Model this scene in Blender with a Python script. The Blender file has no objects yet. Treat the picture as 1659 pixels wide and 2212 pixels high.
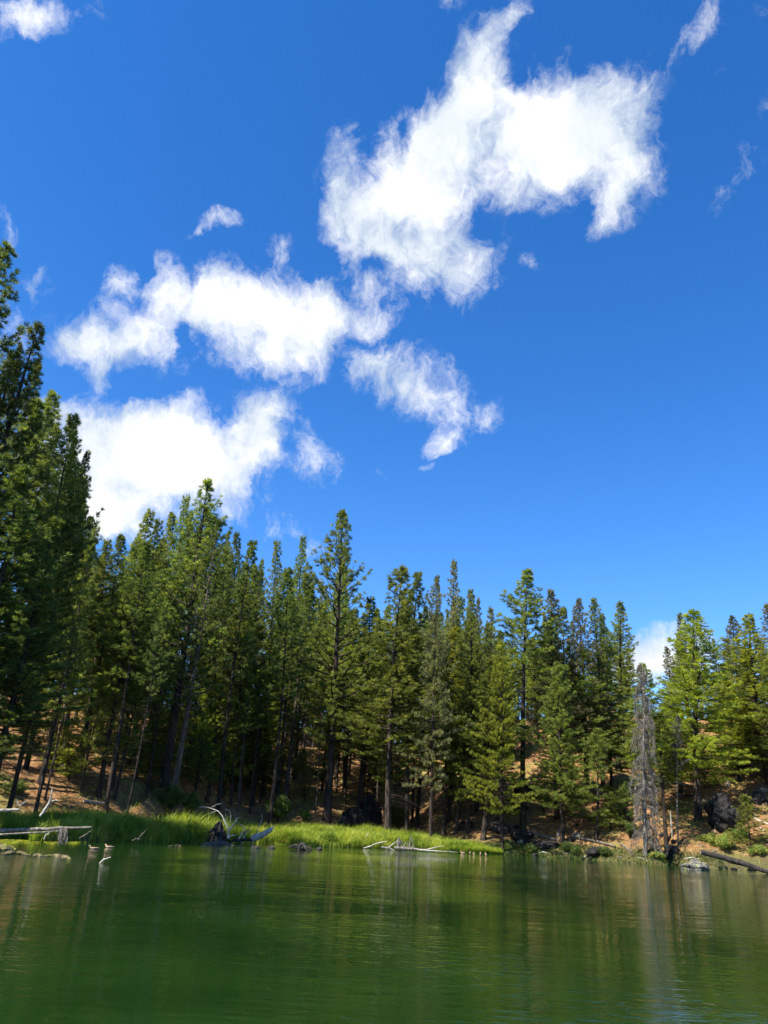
import bpy, bmesh, math, random
import numpy as np
from mathutils import Vector, Matrix, Euler, noise
R_ = math.radians
rng = np.random.default_rng(7); random.seed(7)
sc = bpy.context.scene; COL = sc.collection

# ------------------------------------------------------------------ camera
CAM_H = 1.2; PITCH = R_(22.26); ROLL = R_(3.3); F = 1659.0     # reference coordinates: 1659 x 2212
cam_d = bpy.data.cameras.new('camera'); cam = bpy.data.objects.new('camera', cam_d); COL.objects.link(cam)
cam_d.sensor_width = 36; cam_d.lens = 27; cam_d.clip_end = 5000; cam_d.clip_start = 0.05
cp, sp = math.cos(PITCH), math.sin(PITCH)
FW = Vector((0, cp, sp)); r0 = Vector((1, 0, 0)); u0 = Vector((0, -sp, cp))
RT = r0*math.cos(ROLL) + u0*math.sin(ROLL); UP = u0*math.cos(ROLL) - r0*math.sin(ROLL)
cam.matrix_world = Matrix.Translation((0, 0, CAM_H)) @ Matrix((RT, UP, -FW)).transposed().to_4x4()
sc.camera = cam
sc.render.resolution_x = 768; sc.render.resolution_y = 1024
C0 = Vector((0, 0, CAM_H))
def ray(u, v): return (FW + RT*((u-829.5)/F) + UP*((1106-v)/F)).normalized()
def P(u, v, Y):
    d = ray(u, v); return C0 + d*(Y/d.y)
def proj(p):
    q = Vector(p) - C0; z = q.dot(FW)
    return 829.5 + F*q.dot(RT)/z, 1106 - F*q.dot(UP)/z

# ------------------------------------------------------------------ light
SUN_AZ, SUN_EL = R_(-127), R_(51)          # azimuth from +Y, negative = left
S = Vector((math.sin(SUN_AZ)*math.cos(SUN_EL), math.cos(SUN_AZ)*math.cos(SUN_EL), math.sin(SUN_EL)))
sd = bpy.data.lights.new('sun', 'SUN'); sd.energy = 5.0; sd.angle = R_(0.53); sd.color = (1, .95, .86)
so = bpy.data.objects.new('sun', sd); COL.objects.link(so); so.rotation_euler = S.to_track_quat('Z', 'Y').to_euler()
sc.view_settings.view_transform = 'Standard'; sc.view_settings.look = 'None'
sc.view_settings.exposure = 1.28; sc.view_settings.gamma = 1
sc.cycles.max_bounces = 6; sc.cycles.diffuse_bounces = 2; sc.cycles.glossy_bounces = 2
sc.cycles.transmission_bounces = 3; sc.cycles.use_denoising = True

# ------------------------------------------------------------------ node helper
class NT:
    def __init__(s, tree): s.t = tree; s.n = tree.nodes; s.l = tree.links
    def node(s, typ, ins=None, **kw):
        n = s.n.new(typ)
        for k, v in kw.items(): setattr(n, k, v)
        for k, v in (ins or {}).items(): s.put(n.inputs[k], v)
        return n
    def put(s, sock, v):
        if isinstance(v, bpy.types.NodeSocket): s.l.new(v, sock)
        elif v is not None: sock.default_value = v
    def math(s, op, a, b=0.0, c=None, clamp=False):
        n = s.node('ShaderNodeMath', operation=op, use_clamp=clamp)
        s.put(n.inputs[0], a); s.put(n.inputs[1], b)
        if c is not None: s.put(n.inputs[2], c)
        return n.outputs[0]
    def vmath(s, op, a, b=None):
        n = s.node('ShaderNodeVectorMath', operation=op); s.put(n.inputs[0], a)
        if b is not None: s.put(n.inputs[1], b)
        return n.outputs[0]
    def noise(s, vec, scale, detail=4, rough=.5, lac=2.0, dist=0.0):
        return s.node('ShaderNodeTexNoise', {'Vector': vec, 'Scale': scale, 'Detail': detail, 'Roughness': rough, 'Lacunarity': lac, 'Distortion': dist})
    def ramp(s, fac, stops, interp='LINEAR'):
        n = s.node('ShaderNodeValToRGB'); s.put(n.inputs[0], fac); cr = n.color_ramp; cr.interpolation = interp
        while len(cr.elements) < len(stops): cr.elements.new(.5)
        for e, (p, c) in zip(cr.elements, stops):
            e.position = p; e.color = (*c, 1) if len(c) == 3 else c
        return n.outputs[0]
    def mix(s, fac, a, b, mode='MIX'):
        n = s.node('ShaderNodeMix', data_type='RGBA', blend_type=mode)
        s.put(n.inputs[0], fac)
        s.put(n.inputs[6], (*a, 1) if isinstance(a, tuple) else a); s.put(n.inputs[7], (*b, 1) if isinstance(b, tuple) else b)
        return n.outputs[2]
    def remap(s, v, a, b, c=0., d=1., smooth=True):
        n = s.node('ShaderNodeMapRange', interpolation_type='SMOOTHSTEP' if smooth else 'LINEAR')
        for i, x in enumerate((v, a, b, c, d)): s.put(n.inputs[i], x)
        return n.outputs[0]

# ------------------------------------------------------------------ world: Nishita sky with broken cumulus in it
W = bpy.data.worlds.new('World'); sc.world = W; W.use_nodes = True
w = NT(W.node_tree); w.n.clear()
SKY_STR = 0.1
sky = w.node('ShaderNodeTexSky', sky_type='NISHITA'); sky.sun_disc = False
sky.sun_elevation = SUN_EL; sky.sun_rotation = SUN_AZ; sky.air_density = 1.0; sky.dust_density = .25; sky.ozone_density = 3.0; sky.altitude = 1200
tc = w.node('ShaderNodeTexCoord').outputs['Generated']
skyc = w.node('ShaderNodeHueSaturation', {'Hue': .508, 'Saturation': 1.32, 'Value': 1.10, 'Color': sky.outputs[0]}).outputs[0]
# cloud lobes: (u, v, rx, ry, rotation deg, weight)
BL = [(70,22,100,42,-8,1.1),(205,15,40,22,-30,.5),
 (1100,55,30,70,32,.8),(1045,130,55,85,18,1.1),(1000,245,95,85,-35,1.1),(868,300,26,55,10,-1.0),(800,575,48,26,0,-.8),(392,738,18,42,0,-1.1),(302,578,24,26,0,-.8),(770,735,45,20,20,-.7),(470,905,50,26,0,-.6),(1085,330,40,30,0,-.45),(1290,370,60,40,-20,-.5),(690,560,40,40,0,-.6),(1120,170,26,50,0,-.6),(630,985,26,36,0,-.6),(1060,460,30,60,0,-.6),(930,480,50,30,0,-.25),(1190,250,170,110,10,1.4),(1300,290,130,120,0,1.1),
 (1390,250,70,130,10,.7),(1350,420,70,95,20,.8),(1305,480,34,60,30,.8),(1200,360,150,90,0,.9),(1040,330,150,110,0,1.1),
 (900,330,110,100,-40,1.1),(870,430,150,110,-30,1.4),(755,290,40,70,10,.5),(740,400,45,100,0,.6),(960,500,120,100,0,1.1),(900,600,130,75,15,1.0),
 (770,500,70,90,0,.9),(1010,590,70,75,20,.55),(1415,165,34,50,30,.25),
 (700,650,130,75,10,1.1),(590,690,170,75,5,1.4),(500,640,100,70,-10,1.2),(610,530,38,48,0,.6),(570,760,140,62,5,1.1),(430,640,60,55,0,.9),
 (345,620,48,60,0,1.0),(262,598,40,36,20,1.0),(320,700,95,75,0,1.3),(220,750,110,50,15,1.2),(215,820,36,45,0,.9),(370,780,55,40,0,.7),(150,745,50,30,0,.8),
 (800,770,70,45,20,.75),(880,830,110,65,15,1.2),(960,900,60,75,0,1.0),(955,965,45,28,-20,.8),(1040,900,40,60,20,.45),(820,700,45,25,0,.6),
 (250,930,170,60,12,1.1),(160,880,60,40,15,.8),(400,970,200,80,3,1.5),(300,1050,150,110,-10,1.6),(210,1060,70,110,0,1.3),(240,1120,80,50,0,1.2),(560,950,110,90,-10,1.2),
 (580,890,70,45,-20,.8),(680,1015,60,48,-25,.9),(500,1060,110,60,10,1.2),(420,880,50,30,10,.4),(90,1000,90,120,0,.8),
 (470,485,55,24,-25,.6),(425,518,40,12,-20,.4),(92,632,40,42,20,.65),(100,585,14,30,10,.35),(600,1138,58,26,-10,.55),(660,1180,50,35,0,.45),
 (1135,575,32,28,0,.36),(1520,42,48,60,30,.72),(1478,95,26,35,35,.4),(1600,390,48,75,20,.62),(1400,1425,110,52,0,2.3),(1590,1460,60,40,0,.7),(975,12,42,26,20,.6),(8,480,30,60,0,.5),
 (55,730,50,60,0,.9),(1650,30,30,30,0,.3),(1555,155,26,14,0,.3),(1656,230,20,60,0,.3),(915,1016,24,12,0,.33),(825,1020,14,14,0,.25),(835,1195,18,14,0,.3),
 # beyond the frame
 (-250,700,260,150,0,1.2),(-300,1200,250,140,0,1.2),(2100,700,300,120,10,1.0),(2300,1500,300,80,10,1.0),(600,-350,300,120,10,.9),(1700,-500,350,130,0,.9)]
wn = w.noise(tc, 9, 7, .6).outputs['Color']
warp = w.node('ShaderNodeVectorMath', operation='MULTIPLY_ADD')
w.put(warp.inputs[0], w.vmath('SUBTRACT', wn, (.5, .5, .5))); w.put(warp.inputs[1], (.085, .085, .085)); w.put(warp.inputs[2], tc)
vec = warp.outputs[0]; dens = None
for (u, v, rx, ry, rot, wt) in BL:
    c = ray(u, v); du = ray(u+1, v)-c; dv = ray(u, v-1)-c
    ex = du.normalized(); ey = (dv - ex*dv.dot(ex)).normalized(); ez = ex.cross(ey)
    a = R_(-rot); ex2 = ex*math.cos(a)+ey*math.sin(a); ey2 = ey*math.cos(a)-ex*math.sin(a)
    M = Matrix((ex2, ey2, ez)).transposed()
    mp = w.node('ShaderNodeMapping', vector_type='TEXTURE'); w.put(mp.inputs[0], vec)
    mp.inputs['Location'].default_value = c; mp.inputs['Rotation'].default_value = M.to_euler('XYZ')
    s_ = du.length; mp.inputs['Scale'].default_value = (1.36*rx*s_, 1.36*ry*dv.length, 1.0)
    g = w.node('ShaderNodeTexGradient', gradient_type='SPHERICAL'); w.put(g.inputs[0], mp.outputs[0])
    dens = w.math('MULTIPLY_ADD', g.outputs['Fac'], wt, dens if dens is not None else 0.0)
vst = w.node('ShaderNodeMapping', {'Vector': vec, 'Rotation': (0, R_(28), 0), 'Scale': (1.35, 1.0, .75)}).outputs[0]
fb = w.noise(vst, 18, 12, .64, 2.1).outputs['Fac']
fb2 = w.noise(vst, 46, 9, .66, 2.2, .8).outputs['Fac']
nn = w.math('ADD', w.math('MULTIPLY', w.math('SUBTRACT', fb, .5), 3.1), w.math('MULTIPLY', w.math('SUBTRACT', fb2, .5), 1.05))
gate = w.remap(dens, 0.0, .30)
dd = w.math('ADD', dens, w.math('MULTIPLY', nn, gate))
alpha = w.math('POWER', w.remap(dd, .12, 1.75, smooth=True), .85)
alpha = w.math('MULTIPLY', alpha, .99)
shn = w.noise(vec, 9, 5, .55).outputs['Fac']
shade = w.math('MULTIPLY', w.remap(shn, .42, .62), w.remap(dd, .9, 2.4, 1.0, .45))
ccol = w.mix(shade, (4.8, 4.85, 4.9), (2.7, 3.15, 3.7))
skymix = w.mix(alpha, skyc, ccol)
bg = w.node('ShaderNodeBackground', {'Color': skymix, 'Strength': SKY_STR})
w.l.new(bg.outputs[0], w.node('ShaderNodeOutputWorld').inputs[0])
W.cycles.sampling_method = 'MANUAL'; W.cycles.sample_map_resolution = 512

# ------------------------------------------------------------------ materials
MATS = {}
def material(name):
    m = bpy.data.materials.new(name); m.use_nodes = True; t = NT(m.node_tree); t.n.clear()
    MATS[name] = m; return m, t
def finish(t, shader): t.l.new(shader, t.node('ShaderNodeOutputMaterial').inputs[0])
def bump(t, h, strength, dist): return t.node('ShaderNodeBump', {'Height': h, 'Strength': strength, 'Distance': dist}).outputs[0]

def leaf_mat(name, dark, mid, light, dry=None, dry_at=.68, sc1=1.3, transl=.45, tint=1.35):
    m, t = material(name); oc = t.node('ShaderNodeTexCoord').outputs['Object']
    oi = t.node('ShaderNodeObjectInfo').outputs['Random']
    v = t.vmath('ADD', oc, t.node('ShaderNodeCombineXYZ', {0: t.math('MULTIPLY', oi, 37.), 1: t.math('MULTIPLY', oi, 91.)}).outputs[0])
    n1 = t.noise(v, sc1*1.5, 5, .65).outputs['Fac']; n2 = t.noise(v, 7, 2, .5).outputs['Fac']
    f = t.math('ADD', t.math('MULTIPLY', n1, .75), t.math('MULTIPLY', n2, .25))
    c = t.ramp(f, [(.38, dark), (.5, mid), (.60, light)])  # wide tone range also puts sunlit and shaded clumps into the leaf colour
    if dry is not None:
        n3 = t.noise(v, 1.1, 3, .6).outputs['Fac']
        c = t.mix(t.math('MULTIPLY', t.remap(n3, dry_at, dry_at+.07), .8), c, dry)
    hs = t.node('ShaderNodeHueSaturation', {'Hue': t.remap(oi, 0, 1, .485, .515, False), 'Saturation': 1.0, 'Value': t.remap(oi, 0, 1, .82, 1.18, False), 'Color': c}).outputs[0]
    p = t.node('ShaderNodeBsdfPrincipled', {'Base Color': hs, 'Roughness': .55, 'Specular IOR Level': .35})
    tr = t.node('ShaderNodeBsdfTranslucent', {'Color': t.mix(1.0, hs, (tint*1.12, tint*1.1, tint*.5), 'MULTIPLY')})
    ms = t.node('ShaderNodeMixShader', {0: transl}); t.l.new(p.outputs[0], ms.inputs[1]); t.l.new(tr.outputs[0], ms.inputs[2])
    finish(t, ms.outputs[0]); return m
DRY = (.26, .15, .04)
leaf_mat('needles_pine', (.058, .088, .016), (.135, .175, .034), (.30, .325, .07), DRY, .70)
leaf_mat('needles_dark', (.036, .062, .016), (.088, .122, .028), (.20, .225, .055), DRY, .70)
leaf_mat('needles_fir', (0.057, 0.086, 0.016), (0.144, 0.181, 0.034), (0.298, 0.318, 0.060), None)
leaf_mat('needles_blue', (0.062, 0.077, 0.032), (0.144, 0.149, 0.066), (0.289, 0.263, 0.121), None)
leaf_mat('needles_bright', (0.088, 0.114, 0.011), (0.193, 0.228, 0.023), (0.374, 0.374, 0.044), DRY, .74)
leaf_mat('sedge', (.09, .135, .012), (.20, .26, .024), (.37, .38, .06), (.36, .26, .07), .62, sc1=.55, transl=.45)
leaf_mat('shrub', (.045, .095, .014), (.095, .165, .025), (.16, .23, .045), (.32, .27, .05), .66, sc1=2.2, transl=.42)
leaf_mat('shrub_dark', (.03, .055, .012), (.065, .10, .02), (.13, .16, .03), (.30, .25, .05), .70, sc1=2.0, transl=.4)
leaf_mat('shrub_yellow', (.12, .16, .025), (.21, .25, .045), (.32, .33, .08), (.40, .30, .10), .60, sc1=2.0, transl=.4)
leaf_mat('dead_needles', (.16, .07, .03), (.27, .13, .05), (.36, .20, .08), None)

def wood_mat(name, a, b, c, scale=6, moss=None, rough=.85, bs=.6):
    m, t = material(name); oc = t.node('ShaderNodeTexCoord').outputs['Object']
    v = t.node('ShaderNodeMapping', {'Vector': oc, 'Scale': (1, 1, .22)}).outputs[0]
    n1 = t.noise(v, scale, 6, .65, dist=.4).outputs['Fac']
    col = t.ramp(n1, [(.35, a), (.52, b), (.68, c)])
    if moss is not None: col = t.mix(t.remap(t.noise(oc, 3.5, 4, .6).outputs['Fac'], .5, .62), col, moss)
    oi = t.node('ShaderNodeObjectInfo').outputs['Random']
    col = t.node('ShaderNodeHueSaturation', {'Value': t.remap(oi, 0, 1, .75, 1.25, False), 'Color': col}).outputs[0]
    p = t.node('ShaderNodeBsdfPrincipled', {'Base Color': col, 'Roughness': rough, 'Specular IOR Level': .2, 'Normal': bump(t, n1, bs, .04)})
    finish(t, p.outputs[0]); return m
wood_mat('bark', (.014, .010, .008), (.032, .023, .017), (.072, .054, .040))
wood_mat('bark_pale', (.03, .023, .018), (.075, .057, .043), (.16, .125, .092))
wood_mat('bark_dead', (.05, .043, .036), (.125, .11, .092), (.29, .265, .225), 9)
wood_mat('driftwood', (.19, .165, .13), (.36, .33, .27), (.54, .51, .44), 11)
wood_mat('driftwood_grey', (.06, .05, .04), (.14, .12, .095), (.27, .24, .20), 11)
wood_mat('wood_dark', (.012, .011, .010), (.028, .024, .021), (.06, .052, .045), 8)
wood_mat('wood_mossy', (.05, .040, .022), (.10, .078, .04), (.16, .13, .06), 7, moss=(.15, .17, .02))

def rock_mat(name, a, b, c, lich=None):
    m, t = material(name); oc = t.node('ShaderNodeTexCoord').outputs['Object']
    oi = t.node('ShaderNodeObjectInfo').outputs['Random']
    v = t.vmath('ADD', oc, t.node('ShaderNodeCombineXYZ', {0: t.math('MULTIPLY', oi, 37.)}).outputs[0])
    n1 = t.noise(v, 2.3, 8, .68).outputs['Fac']; vo = t.node('ShaderNodeTexVoronoi', {'Vector': v, 'Scale': 2.2}, feature='DISTANCE_TO_EDGE').outputs[0]
    col = t.ramp(n1, [(.35, a), (.5, b), (.66, c)])
    if lich is not None: col = t.mix(t.remap(t.noise(v, 4, 4, .6).outputs['Fac'], .54, .62), col, lich)
    h = t.math('ADD', n1, t.math('MULTIPLY', t.remap(vo, 0, .08), .4))
    p = t.node('ShaderNodeBsdfPrincipled', {'Base Color': col, 'Roughness': .9, 'Specular IOR Level': .2, 'Normal': bump(t, h, .8, .12)})
    finish(t, p.outputs[0]); return m
rock_mat('rock_dark', (.007, .007, .007), (.016, .015, .014), (.045, .040, .036))  # dark basalt, taken blacker to carry the shade on the boulders
rock_mat('rock_grey', (.06, .055, .048), (.13, .12, .105), (.22, .205, .18), (.20, .20, .09))
rock_mat('rock_tan', (.20, .12, .06), (.33, .21, .11), (.45, .31, .18), (.25, .22, .10))

# forest floor
m, t = material('forest_floor'); ge = t.node('ShaderNodeNewGeometry').outputs['Position']
n1 = t.noise(ge, .33, 6, .62).outputs['Fac']; n2 = t.noise(ge, 3.2, 8, .7).outputs['Fac']; n3 = t.noise(ge, 24, 3, .6).outputs['Fac']
c = t.ramp(n2, [(.30, (.10, .050, .022)), (.45, (.21, .105, .044)), (.58, (.32, .175, .072)), (.72, (.44, .29, .15))])
c = t.mix(t.math('MULTIPLY', t.remap(n3, .55, .68), .7), c, (.13, .08, .045))
g_ = t.ramp(n3, [(.3, (.13, .14, .03)), (.7, (.30, .29, .08))])
c = t.mix(t.math('MULTIPLY', t.remap(n1, .53, .62), .55), c, g_)
sx = t.node('ShaderNodeSeparateXYZ', {0: ge}); zz = sx.outputs[2]
low = t.math('SUBTRACT', 1.0, t.remap(t.math('ADD', zz, t.math('MULTIPLY', n2, .7)), .7, 1.7), clamp=True)
wet_shade = t.ramp(n3, [(.3, (.045, .05, .02)), (.7, (.11, .11, .04))])  # damp olive bank, darkened further for shade under overhang and rocks
c = t.mix(t.math('MULTIPLY', low, .85), c, wet_shade)
p = t.node('ShaderNodeBsdfPrincipled', {'Base Color': c, 'Roughness': .95, 'Specular IOR Level': .1, 'Normal': bump(t, t.math('ADD', n2, t.math('MULTIPLY', n3, .3)), .9, .18)})
finish(t, p.outputs[0])

# water: murky green, smooth with faint wind ripples
m, t = material('water'); ge = t.node('ShaderNodeNewGeometry').outputs['Position']
v1 = t.node('ShaderNodeMapping', {'Vector': ge, 'Scale': (.55, 1.5, 1), 'Rotation': (0, 0, R_(4))}).outputs[0]
a1 = t.noise(v1, 1.1, 3, .5).outputs['Fac']; a2 = t.noise(v1, 5.0, 3, .55).outputs['Fac']; pa = t.noise(ge, .16, 2, .5).outputs['Fac']
h = t.math('ADD', t.math('MULTIPLY', a1, .014), t.math('MULTIPLY', t.math('MULTIPLY', a2, .0085), t.remap(pa, .38, .62, .25, 1.5)))
nb = bump(t, h, 1.0, 1.0)
cl = t.noise(ge, .35, 3, .5).outputs['Fac']
wc = t.mix(t.remap(cl, .35, .65), (.0065, .0220, .0038), (.0100, .0295, .0052))
p = t.node('ShaderNodeBsdfPrincipled', {'Base Color': wc, 'Roughness': .035, 'IOR': 1.333, 'Specular IOR Level': .5, 'Normal': nb})
finish(t, p.outputs[0])

m, t = material('duck_plumage'); oc = t.node('ShaderNodeTexCoord').outputs['Object']
sxx = t.node('ShaderNodeSeparateXYZ', {0: oc}).outputs
base = t.mix(t.remap(t.noise(oc, 45, 3, .6).outputs['Fac'], .4, .6), (.36, .24, .16), (.16, .10, .065))
head = t.mix(t.remap(sxx[2], .13, .16), base, (.42, .27, .15))
p = t.node('ShaderNodeBsdfPrincipled', {'Base Color': head, 'Roughness': .7}); finish(t, p.outputs[0])
m, t = material('duck_bill'); finish(t, t.node('ShaderNodeBsdfPrincipled', {'Base Color': (.45, .28, .05, 1), 'Roughness': .5}).outputs[0])

# ------------------------------------------------------------------ object helpers
def mesh_np(name, verts, loops, sizes, mat, smooth=False):
    me = bpy.data.meshes.new(name); verts = np.asarray(verts, np.float32).reshape(-1, 3)
    loops = np.asarray(loops, np.int32).ravel(); sizes = np.asarray(sizes, np.int32)
    me.vertices.add(len(verts)); me.vertices.foreach_set('co', verts.ravel())
    me.loops.add(len(loops)); me.loops.foreach_set('vertex_index', loops)
    me.polygons.add(len(sizes)); st = np.concatenate(([0], np.cumsum(sizes)[:-1])).astype(np.int32)
    me.polygons.foreach_set('loop_start', st); me.polygons.foreach_set('loop_total', sizes)
    me.polygons.foreach_set('use_smooth', np.full(len(sizes), smooth)); me.update(calc_edges=True); me.validate()
    me.materials.append(MATS[mat]); return me
class MB:
    """collects tubes and leaves for one mesh"""
    def __init__(s): s.v = []; s.l = []; s.s = []; s.n = 0
    def add(s, verts, faces):
        verts = np.asarray(verts, float).reshape(-1, 3); s.v.append(verts)
        for f in faces: s.l.append(np.asarray(f)+s.n); s.s.append(np.array([len(f)]))
        s.n += len(verts)
    def add_np(s, verts, faces):
        s.v.append(verts.reshape(-1, 3)); s.l.append((faces+s.n).ravel()); s.s.append(np.full(len(faces), faces.shape[1])); s.n += len(verts.reshape(-1, 3))
    def tube(s, pts, rad, sides=6, cap=True, lump=0.0, flat=1.0):
        pts = [Vector(p) for p in pts]; n = len(pts); vs = []
        up = Vector((0, 0, 1)); prev = None
        for i, p in enumerate(pts):
            d = (pts[min(i+1, n-1)]-pts[max(i-1, 0)])
            d = d.normalized() if d.length > 1e-9 else Vector((0, 0, 1))
            if prev is None: a = d.orthogonal().normalized() if abs(d.z) > .9 else d.cross(up).normalized()
            else:
                a = prev - d*prev.dot(d); a = a.normalized() if a.length > 1e-6 else d.orthogonal().normalized()
            prev = a; b = d.cross(a)
            for k in range(sides):
                an = 2*math.pi*k/sides; rr = rad[i]*(1+(random.uniform(-lump, lump) if lump else 0))
                vs.append(p + a*(math.cos(an)*rr) + b*(math.sin(an)*rr*flat))
        vs = np.array([tuple(x) for x in vs]); i = np.arange(n-1)[:, None]*sides; k = np.arange(sides)[None, :]; k2 = (k+1) % sides
        q = np.stack([i+k, i+k2, i+sides+k2, i+sides+k], -1).reshape(-1, 4)
        base = s.n; s.add_np(vs, q)
        if cap:
            s.l.append(base+np.arange(sides)[::-1]); s.s.append(np.array([sides]))
            s.l.append(base+(n-1)*sides+np.arange(sides)); s.s.append(np.array([sides]))
    def mesh(s, name, mat, smooth=False):
        return mesh_np(name, np.concatenate(s.v), np.concatenate(s.l), np.concatenate(s.s), mat, smooth)
def obj(name, me, parent=None, loc=None):
    o = bpy.data.objects.new(name, me); COL.objects.link(o)
    if parent: o.parent = parent
    if loc is not None: o.location = loc
    return o
def tag(o, label=None, cat=None, group=None, kind=None):
    if label: o['label'] = label
    if cat: o['category'] = cat
    if group: o['group'] = group
    if kind: o['kind'] = kind
    return o

# ------------------------------------------------------------------ terrain
SH = [(-60,1822),(0,1813),(60,1812),(130,1813),(300,1815),(480,1818),(600,1824),(648,1828),(760,1831),(856,1834),(950,1839),(1051,1844),(1134,1848),(1270,1857),(1406,1864),(1470,1873),(1532,1876),(1600,1879),(1659,1883)]
pts = []
for u, v in SH:
    d = ray(u, v); k = -CAM_H/d.z; p = C0+d*k; pts.append((p.x, p.y))
pts = [(-90, 2), (-60, 8), (-32, 19), (-22, 24)] + [q for q in pts if q[0] > -20]
pts += [(30, 42), (45, 39), (70, 30), (95, 10)]
SX = np.array([p[0] for p in pts]); SY = np.array([p[1] for p in pts])
o_ = np.argsort(SX); SX = SX[o_]; SY = SY[o_]
XS = np.linspace(-130, 130, 1041); YS = np.interp(XS, SX, SY)
ker = np.hanning(9); ker /= ker.sum(); YS = np.convolve(np.pad(YS, 4, mode='edge'), ker, 'valid')
def shore(x): return np.interp(x, XS, YS)
def sstep(a, b, x): q = np.clip((x-a)/(b-a), 0, 1); return q*q*(3-2*q)
def fnoise(x, y):
    return (np.sin(.31*x+1.3*np.sin(.17*y+.5))*np.cos(.27*y+1.1*np.sin(.23*x))*.5 + np.sin(.83*x+.7*np.sin(.9*y))*np.cos(.71*y+1+.9*np.sin(.61*x))*.25
            + np.sin(2.1*x+1.3*np.sin(1.7*y))*np.cos(1.9*y+.8*np.sin(2.3*x))*.12)
def meadow(x): return 8.0*(1-sstep(3.0, 8.0, x))
def terr(x, y):
    x = np.asarray(x, float); y = np.asarray(y, float); t = y-shore(x); mw = meadow(x)
    rt = sstep(2, 12, x)
    slope = .235 + .065*rt
    hill = np.clip(t-mw-1, 0, None); top = 46.0
    hz = slope*np.where(hill < top, hill, top+(hill-top)*.12)
    bank = .32*sstep(0, .9, t) + .25*sstep(1, 7, t) + rt*.35*sstep(.2, 2.2, t)
    z = bank + hz + fnoise(x, y)*(.10+.75*sstep(2, 14, t-mw)) * sstep(.5, 5, t)
    under = -np.clip(.06 + (-t)*.35, .06, 1.8)
    return np.where(t > 0, z-.02, under)
def axis(fine0, fine1, step, far):
    a = [fine0]; s = step
    while a[-1] > -far: s *= 1.25; a.append(a[-1]-s)
    b = [fine1]; s = step
    while b[-1] < far: s *= 1.25; b.append(b[-1]+s)
    return np.array(a[::-1][:-1] + list(np.arange(fine0, fine1+1e-6, step)) + b[1:])
gx = axis(-34, 44, .32, 900); gy = axis(18, 100, .32, 900)
X, Y = np.meshgrid(gx, gy); Z = terr(X, Y)
nx, ny = len(gx), len(gy); idx = np.arange(nx*ny).reshape(ny, nx)
q = np.stack([idx[:-1, :-1], idx[:-1, 1:], idx[1:, 1:], idx[1:, :-1]], -1).reshape(-1, 4)
me = mesh_np('ground', np.stack([X, Y, Z], -1), q, np.full(len(q), 4), 'forest_floor', True)
tag(obj('ground', me), 'forest floor of orange pine litter rising behind the river bank', kind='structure')
wm = MB(); wm.add([(-900, -900, 0), (900, -900, 0), (900, 300, 0), (-900, 300, 0)], [(0, 1, 2, 3)])
tag(obj('water', wm.mesh('water', 'water')), 'calm green river water with faint ripples and forest reflections', kind='structure')
def tz(x, y): return float(terr(x, y))
def hit(u, v, dmin=18, dmax=120):
    d = ray(u, v); k = dmin
    while k < dmax:
        p = C0+d*k
        if p.z < max(tz(p.x, p.y), 0): return Vector((p.x, p.y, max(tz(p.x, p.y), 0)))
        k += .15
    return None

# ------------------------------------------------------------------ needles
def rand_dirs(n): v = rng.normal(size=(n, 3)); return v/np.linalg.norm(v, axis=1, keepdims=True)
def add_tufts(mb, pos, dr, size, K, width, spread=.9, back=.25):
    """K slim triangular needle sprays per tuft"""
    pos = np.asarray(pos, float); dr = np.asarray(dr, float); size = np.asarray(size, float); n = len(pos)
    p = np.repeat(pos, K, 0); d = np.repeat(dr, K, 0); s = np.repeat(size, K)
    bd = d + rand_dirs(n*K)*spread; bd /= np.linalg.norm(bd, axis=1, keepdims=True)
    sd_ = np.cross(bd, rand_dirs(n*K)); sd_ /= np.linalg.norm(sd_, axis=1, keepdims=True)
    ln = (s*rng.uniform(.65, 1.1, n*K))[:, None]; wd = (s*width*rng.uniform(.7, 1.2, n*K))[:, None]
    b0 = p - d*(s*back*rng.uniform(0, 1, n*K))[:, None]; mid = b0+bd*ln*.45
    V = np.stack([b0, mid+sd_*wd, b0+bd*ln, mid-sd_*wd], 1)
    mb.add_np(V, np.arange(n*K*4).reshape(-1, 4))

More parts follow.
